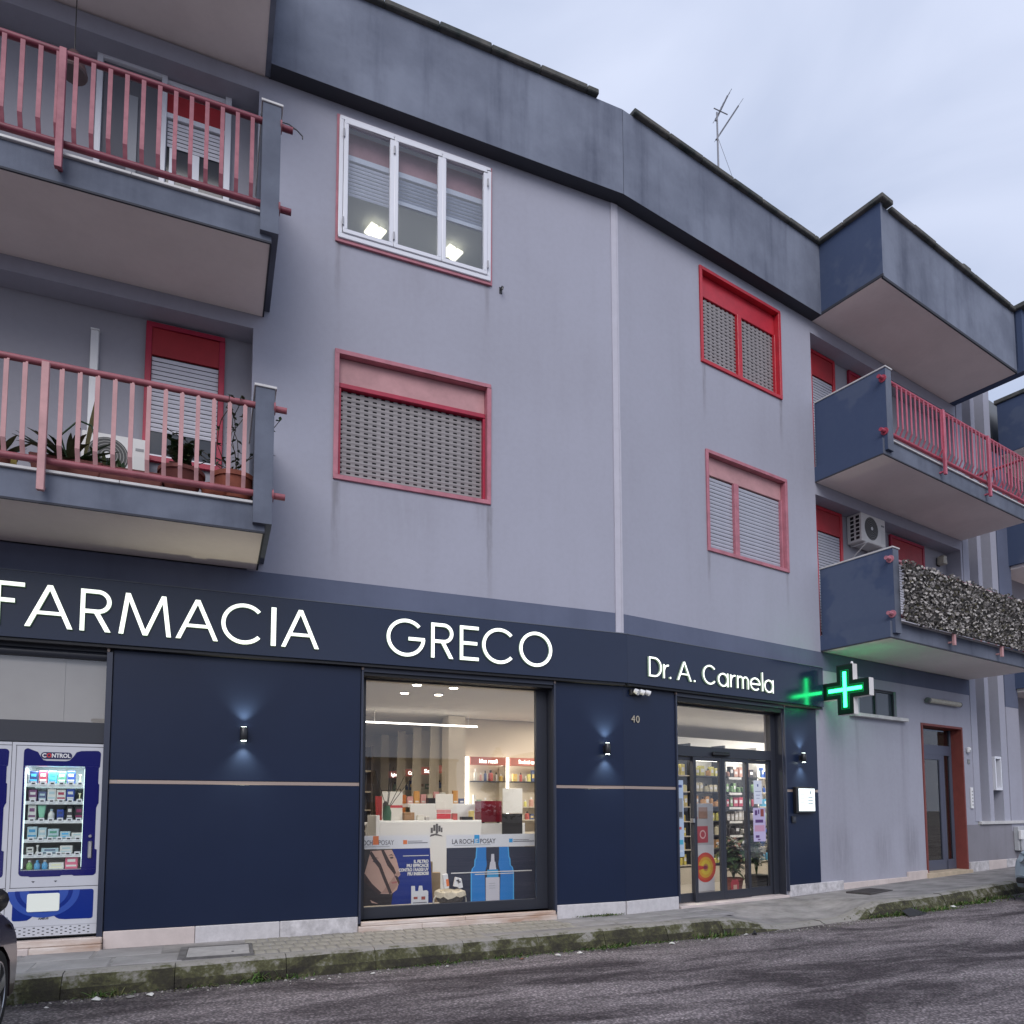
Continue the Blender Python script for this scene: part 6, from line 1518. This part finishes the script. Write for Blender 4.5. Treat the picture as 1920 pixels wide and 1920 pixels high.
# ------------------------------------------------------------------ cars
def arch(cx, r, z0, n=10, a0=180, a1=0):
    return [(cx+r*math.cos(math.radians(a0+(a1-a0)*i/n)), z0+r*math.sin(math.radians(a0+(a1-a0)*i/n))) for i in range(n+1)]
def car(label, loc, rotz, col, dark=False):
    """nose towards +x, origin under the middle of the front axle line on the road"""
    t = thing('parked_car', label, 'car', loc, rotz, None)
    paint_ = pm('car_paint_'+('dark' if dark else 'light'), col, .28, coat=.8, metal=.3 if dark else .1)
    XF, XR, WR, HW = 0.0, -2.50, .315, .86
    low = [(.62,.22)] + [(.74,.30),(.80,.42),(.79,.56),(.72,.68),(.55,.78),(.2,.88),(-.25,.96),(-.55,1.0)] + [(-2.6,1.03),(-3.05,1.0),(-3.22,.92),(-3.28,.70),(-3.26,.45),(-3.18,.28),(-3.0,.22)]
    prof = low + arch(XR, WR+.06, WR-.10, 10, 180, 0)[0:] + arch(XF, WR+.06, WR-.10, 10, 180, 0)
    zs_ = [.22]
    prof = low + [(XR-WR-.06,.22)] + arch(XR, WR+.06, WR, 10, 195, -15) + [(XR+WR+.06,.22),(XF-WR-.06,.22)] + arch(XF, WR+.06, WR, 10, 195, -15) + [(XF+WR+.05,.22)]
    st = [(-1.0,.90,.045),(-.965,.955,.012),(-.88,.985,0),(-.6,.998,0),(0,1.0,0)]; st += [(-a,b,c) for a,b,c in st[-2::-1]]
    b = MB(); n = len(prof); rows = []
    xc = -1.24
    for (q, sx, dz) in st:
        row = []
        for (x, z) in prof:
            lowz = abs(q) > .9 and False
            bulge = 1 - .06*(max(0, z-.62)/.4)**1.5
            x_ = x
            if x > .35: x_ = .35+(x-.35)*(1-.55*abs(q)**3)
            if x < -2.9: x_ = -2.9+(x+2.9)*(1-.5*abs(q)**3)
            row.append((x_, q*HW*bulge, z-dz*(1 if z > .5 else 0)))
        rows.append(row)
    for i in range(len(rows)-1):
        for k in range(n): b.quad(rows[i][k], rows[i][(k+1) % n], rows[i+1][(k+1) % n], rows[i+1][k])
    b.poly(rows[0][::-1]); b.poly(rows[-1])
    body = obj('body', b, paint_, t, smooth=True)
    # glasshouse
    gl = pm('car_glass', (.02,.022,.025), .08, spec=.8)
    def ring(z, xf, xr, w): return [(xf,-w*.86,z),(xf+.02,0,z),(xf,w*.86,z),(xf-.35,w,z),((xf+xr)/2,w,z),(xr+.2,w*.98,z),(xr,w*.8,z),(xr,-w*.8,z),(xr+.2,-w*.98,z),((xf+xr)/2,-w,z),(xf-.35,-w,z)]
    R1, R2, R3 = ring(.985,-.42,-3.05,.79), ring(1.40,-1.22,-2.72,.62), ring(1.46,-1.45,-2.55,.52)
    b = MB(); k = len(R1)
    for i in range(k): b.quad(R1[i], R1[(i+1) % k], R2[(i+1) % k], R2[i])
    obj('windows', b, gl, t)
    b = MB()
    for i in range(k): b.quad(R2[i], R2[(i+1) % k], R3[(i+1) % k], R3[i])
    b.poly(R3); obj('roof', b, paint_, t, smooth=True)
    for s_ in (-1, 1):
        for (p, q) in (((-.42,.68),(-1.22,.535)),((-1.75,.79),(-1.85,.625)),((-2.9,.77),(-2.55,.60))):
            obj('roof_pillar', MB().tube((p[0],s_*p[1],.985),(q[0],s_*q[1],1.41),.035,n=6), paint_, t)
        obj('mirror', MB().lathe([(.0,-.10),(.06,-.085),(.085,0),(.075,.07),(.0,.09)], (-.66,s_*(HW+.10),1.03), 12, axis='x'), M_black if dark else paint_, t, smooth=True)
        obj('mirror_arm', MB().tube((-.62,s_*.74,.98),(-.66,s_*(HW+.06),1.01),.02,n=6), M_black, t)
        hl = MB(); zz = .60
        hl.poly([(.745,s_*.52,.60),(.66,s_*.72,.60),(.46,s_*.845,.66),(.30,s_*.855,.74),(.46,s_*.80,.775),(.62,s_*.62,.735)] if s_ < 0 else [(.745,s_*.52,.60),(.62,s_*.62,.735),(.46,s_*.80,.775),(.30,s_*.855,.74),(.46,s_*.845,.66),(.66,s_*.72,.60)])
        v = [Vector(p)+Vector((.012,s_*.002,.012)) for p in hl.v]; hl.v = [tuple(p) for p in v]
        obj('headlight', hl, pm('headlight_glass', (.10,.11,.12), .1, spec=.8), t)
        for ax in (XF, XR):
            wz, wyc = WR, s_*(HW-.10)
            wh = obj('wheel', MB().lathe([(.20,-.10),(WR-.03,-.105),(WR,-.075),(WR,.075),(WR-.03,.105),(.20,.10)], (ax,wyc,wz), 36, axis='y'), pm('tyre_rubber', (.012,.012,.013), .85), t, smooth=True)
            yo = wyc+s_*.075
            obj('rim', MB().lathe([(.205,0),(.222,s_*.028),(.21,s_*.03),(.195,s_*.01)], (ax,yo,wz), 32, axis='y', caps=False), pm('alloy', (.45,.46,.48), .3, metal=.8), wh, smooth=True)
            obj('rim_well', MB().lathe([(.2,0),(.2,.004)], (ax,yo-s_*.03,wz), 24, axis='y'), M_black, wh)
            for k5 in range(5):
                a = math.radians(90+72*k5); d = Vector((math.cos(a),0,math.sin(a))); pr = Vector((-d.z,0,d.x)); c = Vector((ax,yo+s_*.012,wz))
                q = [c+d*.03-pr*.035, c+d*.20-pr*.045, c+d*.20+pr*.045, c+d*.03+pr*.035]
                bb = MB(); up = Vector((0,s_*.018,0)); bb.add([*q, *[p_+up for p_ in q]], [(0,1,2,3),(7,6,5,4),(0,4,5,1),(1,5,6,2),(2,6,7,3),(3,7,4,0)])
                obj('spoke', bb, pm('alloy', (.45,.46,.48)), wh)
            obj('hub_cap', MB().lathe([(.035,0),(.03,s_*.02)], (ax,yo+s_*.015,wz), 14, axis='y'), pm('alloy', (.45,.46,.48)), wh)
    obj('grille', MB().box(.70,.805,-.42,.42,.30,.40), M_black, t, bevel=.02); obj('lower_intake', bx(.60,.70,-.80,-.56,.30,.39), M_black, t, bevel=.02); obj('lower_intake', bx(.60,.70,.56,.80,.30,.39), M_black, t, bevel=.02)
    obj('plate', bx(.795,.812,-.26,.26,.44,.55), M_white, t)
    obj('underbody', bx(-3.0,.55,-.70,.70,.16,.30), M_black, t)
    return t
car('dark plum car parked nose-in at the left picture edge', (-2.225,-2.40,ROAD), math.radians(90), (.055,.035,.042), True)
car('pale blue car parked along the kerb at the right picture edge', (13.08,-1.28,ROAD+.08), KA+PI, (.36,.44,.50))

# ------------------------------------------------------------------ litter and weeds along the kerb
M_paper = pm('litter_paper', (.62,.61,.58), .8, var=.15, scale=20); M_grit = pm('litter_dark', (.02,.02,.022), .7)
def scrap(x, y, s_, label, mt=None, h=.35, group='litter along the kerb'):
    r = random.Random(int(x*1000)); b = MB(); n = 6
    ring = [Vector((math.cos(2*PI*i/n)*s_*r.uniform(.6,1.2), math.sin(2*PI*i/n)*s_*r.uniform(.5,1), r.uniform(0,h*s_))) for i in range(n)]
    top = Vector((0,0,h*s_*1.5)); b.add([*ring, top, Vector((0,0,0))], [(i,(i+1) % n,n) for i in range(n)]+[((i+1) % n,i,n+1) for i in range(n)])
    o = obj('litter', b, mt or M_paper, None, loc=(x,y,ROAD+gz(x)+.006)); tag(o, label, 'litter', group)
for i, (x, y, s_, lb) in enumerate(((-.86,-1.47,.055,'crumpled white paper scrap under the mossy kerb by the navy panel'),(-.60,-1.50,.04,'dull grey scrap beside the paper under the kerb'),(-.45,-1.49,.045,'bent white scrap under the kerb left of the access cover'),(.92,-1.45,.022,'tiny white fleck at the kerb foot, left of a close pair'),(1.07,-1.47,.022,'tiny white fleck at the kerb foot, right of a close pair'),(1.5,-1.42,.03,'flat pale leaf at the kerb before the shop window'),(2.25,-1.40,.03,'small white scrap at the kerb below the window middle'),(3.1,-1.36,.035,'rust brown leaf scrap at the kerb before the window'),(3.55,-1.32,.04,'white bottle cap at the kerb below the right window jamb'),(3.82,-1.31,.05,'crushed white wrapper at the kerb before the brass number'),(5.10,-1.22,.045,'white paper ball at the kerb before the entrance'),(6.30,-1.10,.045,'white scrap near the dropped kerb'),(10.85,-.55,.07,'pale round stone at the kerb before the street door'),(-1.2,-1.60,.02,'tiny white fleck on the road beside the dark wheel'))):
    scrap(x, y, s_, lb, pm('leaf_rust', (.20,.09,.05), .8) if 'rust' in lb else (pm('scrap_grey', (.2,.19,.18), .8) if 'dull' in lb else None))
scrap(6.42, -1.12, .05, 'small black scrap near the dropped kerb', M_grit, .9)
t = thing('trash_bag', 'flat black piece of rubbish on the road by the grassy kerb', 'litter', (9.75,-.75,ROAD+gz(9.75)+.004), .2)
obj('flap', MB().add([(-.28,-.06,0),(.0,-.10,0),(.30,-.04,0),(.26,.05,.03),(.02,.08,.09),(-.26,.06,.07),(0,0,.05)], [(0,1,6),(1,2,6),(2,3,6),(3,4,6),(4,5,6),(5,0,6)]), M_grit, t)
wd = MB(); r = random.Random(77)
M_gr = [pm('weed_green', (.075,.15,.025), .6), pm('weed_deep', (.035,.075,.018), .6), pm('weed_straw', (.13,.13,.05), .7)]
def tuft(cx, cy, z, n, sp, h):
    for i in range(n):
        x, y = cx+r.gauss(0,sp), cy+r.gauss(0,.035)
        leaf_blade(wd, (x,y,z), (r.uniform(-.8,.8), r.uniform(-.8,.3), r.uniform(.5,1.4)), h*r.uniform(.4,1.2), .012, r.uniform(.2,.9), r.choice((0,0,1,2)), 3)
for (x, n, sp, h) in ((-.8,60,.10,.12),(-.1,25,.15,.07),(.45,55,.10,.18),(.7,40,.12,.10),(1.85,50,.14,.06),(2.25,120,.15,.07),(3.0,90,.14,.09),(4.1,140,.16,.08),(4.45,110,.13,.09),(5.0,90,.12,.07),(5.75,110,.14,.09),(6.0,110,.14,.12),(9.35,420,.30,.10),(10.2,560,.34,.11),(11.3,560,.40,.11),(12.2,400,.35,.10),(-1.7,40,.2,.06),(.1,30,.3,.05),(3.5,50,.2,.06)):
    tuft(x, ky(x)-.115, ROAD+gz(x), n, sp, h)
for (x, n) in ((4.55,70),(4.75,130),(4.95,150)): tuft(x, -.075, .0, n, .09, .04)
tag(obj('weeds', wd, M_gr), 'green weeds and grass tufts growing along the kerb foot', 'weeds', kind='stuff')
M_grit2 = pm('gutter_grit', (.13,.12,.105), .95, var=.3, scale=30)
gd = MB(); r = random.Random(31)
for i in range(2600):
    x = r.uniform(-3, 14); y = ky(x)-.11-abs(r.gauss(0,.10)); s_ = r.uniform(.004,.014); z = ROAD+gz(x)
    gd.add([(x-s_,y-s_*.7,z),(x+s_,y-s_*.6,z),(x+s_*.2,y+s_,z),(x,y,z+s_)], [(0,1,3),(1,2,3),(2,0,3)], r.choice((0,0,0,0,0,0,0,1)))
tag(obj('gutter_gravel', gd, [M_grit2, pm('gutter_pale', (.34,.32,.30), .9)]), 'loose grit and pebbles lying in the gutter', 'gravel', kind='stuff')

# ------------------------------------------------------------------ across the street (seen only in the glass)
def far_house(x, y, w, d, h, label, col):
    t = thing('house', label, 'house', (x,y,ROAD-.02), 0, 'houses across the street')
    mt = pm('far_render_%d' % int(x*10), col, .9, var=.1, scale=.6)
    obj('wall', bx(-w/2,w/2,-d/2,d/2,0,h), mt, t); obj('roof_edge', bx(-w/2-.2,w/2+.2,-d/2-.2,d/2+.2,h+.001,h+.25), M_coping, t)
    n = max(2, int(w/3))
    for fz in range(int(h/3)):
        for k in range(n):
            xx = -w/2+w*(k+.5)/n; f = obj('window', bx(xx-.55,xx+.55,d/2+.001,d/2+.06,1+3*fz,2.5+3*fz), M_alu, t); obj('pane', bx(xx-.47,xx+.47,d/2+.061,d/2+.07,1.08+3*fz,2.42+3*fz), pm('slate_pane', (.05,.06,.08)), f)
for a in ((-22,-62,16,8,6.6,'pale two-storey house across the street, far left of the row',(.42,.40,.36)),(-3,-66,13,8,9.2,'taller cream house across the street',(.46,.42,.36)),(14,-64,17,8,6.4,'long grey house across the street',(.36,.36,.36)),(36,-60,14,8,7.0,'white house at the right end of the far row',(.5,.5,.5))): far_house(*a)
def far_tree(x, y, h, rad, label, seed):
    t = thing('conifer_tree', label, 'tree', (x,y,ROAD-.02), 0, 'trees across the street'); r = random.Random(seed)
    obj('trunk', MB().tube((0,0,0),(0,0,h*.9),.22,.05,8), pm('bark', (.07,.055,.045), .9), t)
    b = MB()
    for i in range(900):
        f = r.random()**.8; z = h*(.16+.84*f); q = rad*(1-f)**.75*(.75+.35*math.sin(z*3.1+seed))+.12
        a = r.uniform(0,2*PI); rr = q*math.sqrt(r.uniform(.15,1)); c = Vector((math.cos(a)*rr, math.sin(a)*rr, z-rr*.18))
        s_ = r.uniform(.14,.34); u = Vector((r.gauss(0,1),r.gauss(0,1),r.gauss(0,.5))).normalized()*s_; v = Vector((r.gauss(0,1),r.gauss(0,1),r.gauss(0,.7))).normalized()*s_*.7
        b.poly([c-u,c-v*.6,c+u,c+v], r.randrange(2))
    tag(obj('crown', b, [pm('needle_dark', (.03,.05,.03), .8), pm('needle_mid', (.05,.075,.04), .8)], t), None, None, kind='stuff')
for i, (x, y, h, rad) in enumerate(((-17,-50,6.2,1.9),(-13.5,-49,7.4,2.1),(-9,-52,6.6,1.8),(-6.2,-50,8.2,2.3),(1.5,-52,6.0,2.2),(8,-51,5.4,2.6),(23,-50,7.0,2.2),(28,-52,8.0,2.4))):
    far_tree(x, y, h, rad, 'dark conifer across the street, %s of the row' % ['first','second','third','fourth','fifth','sixth','seventh','eighth'][i], 40+i)
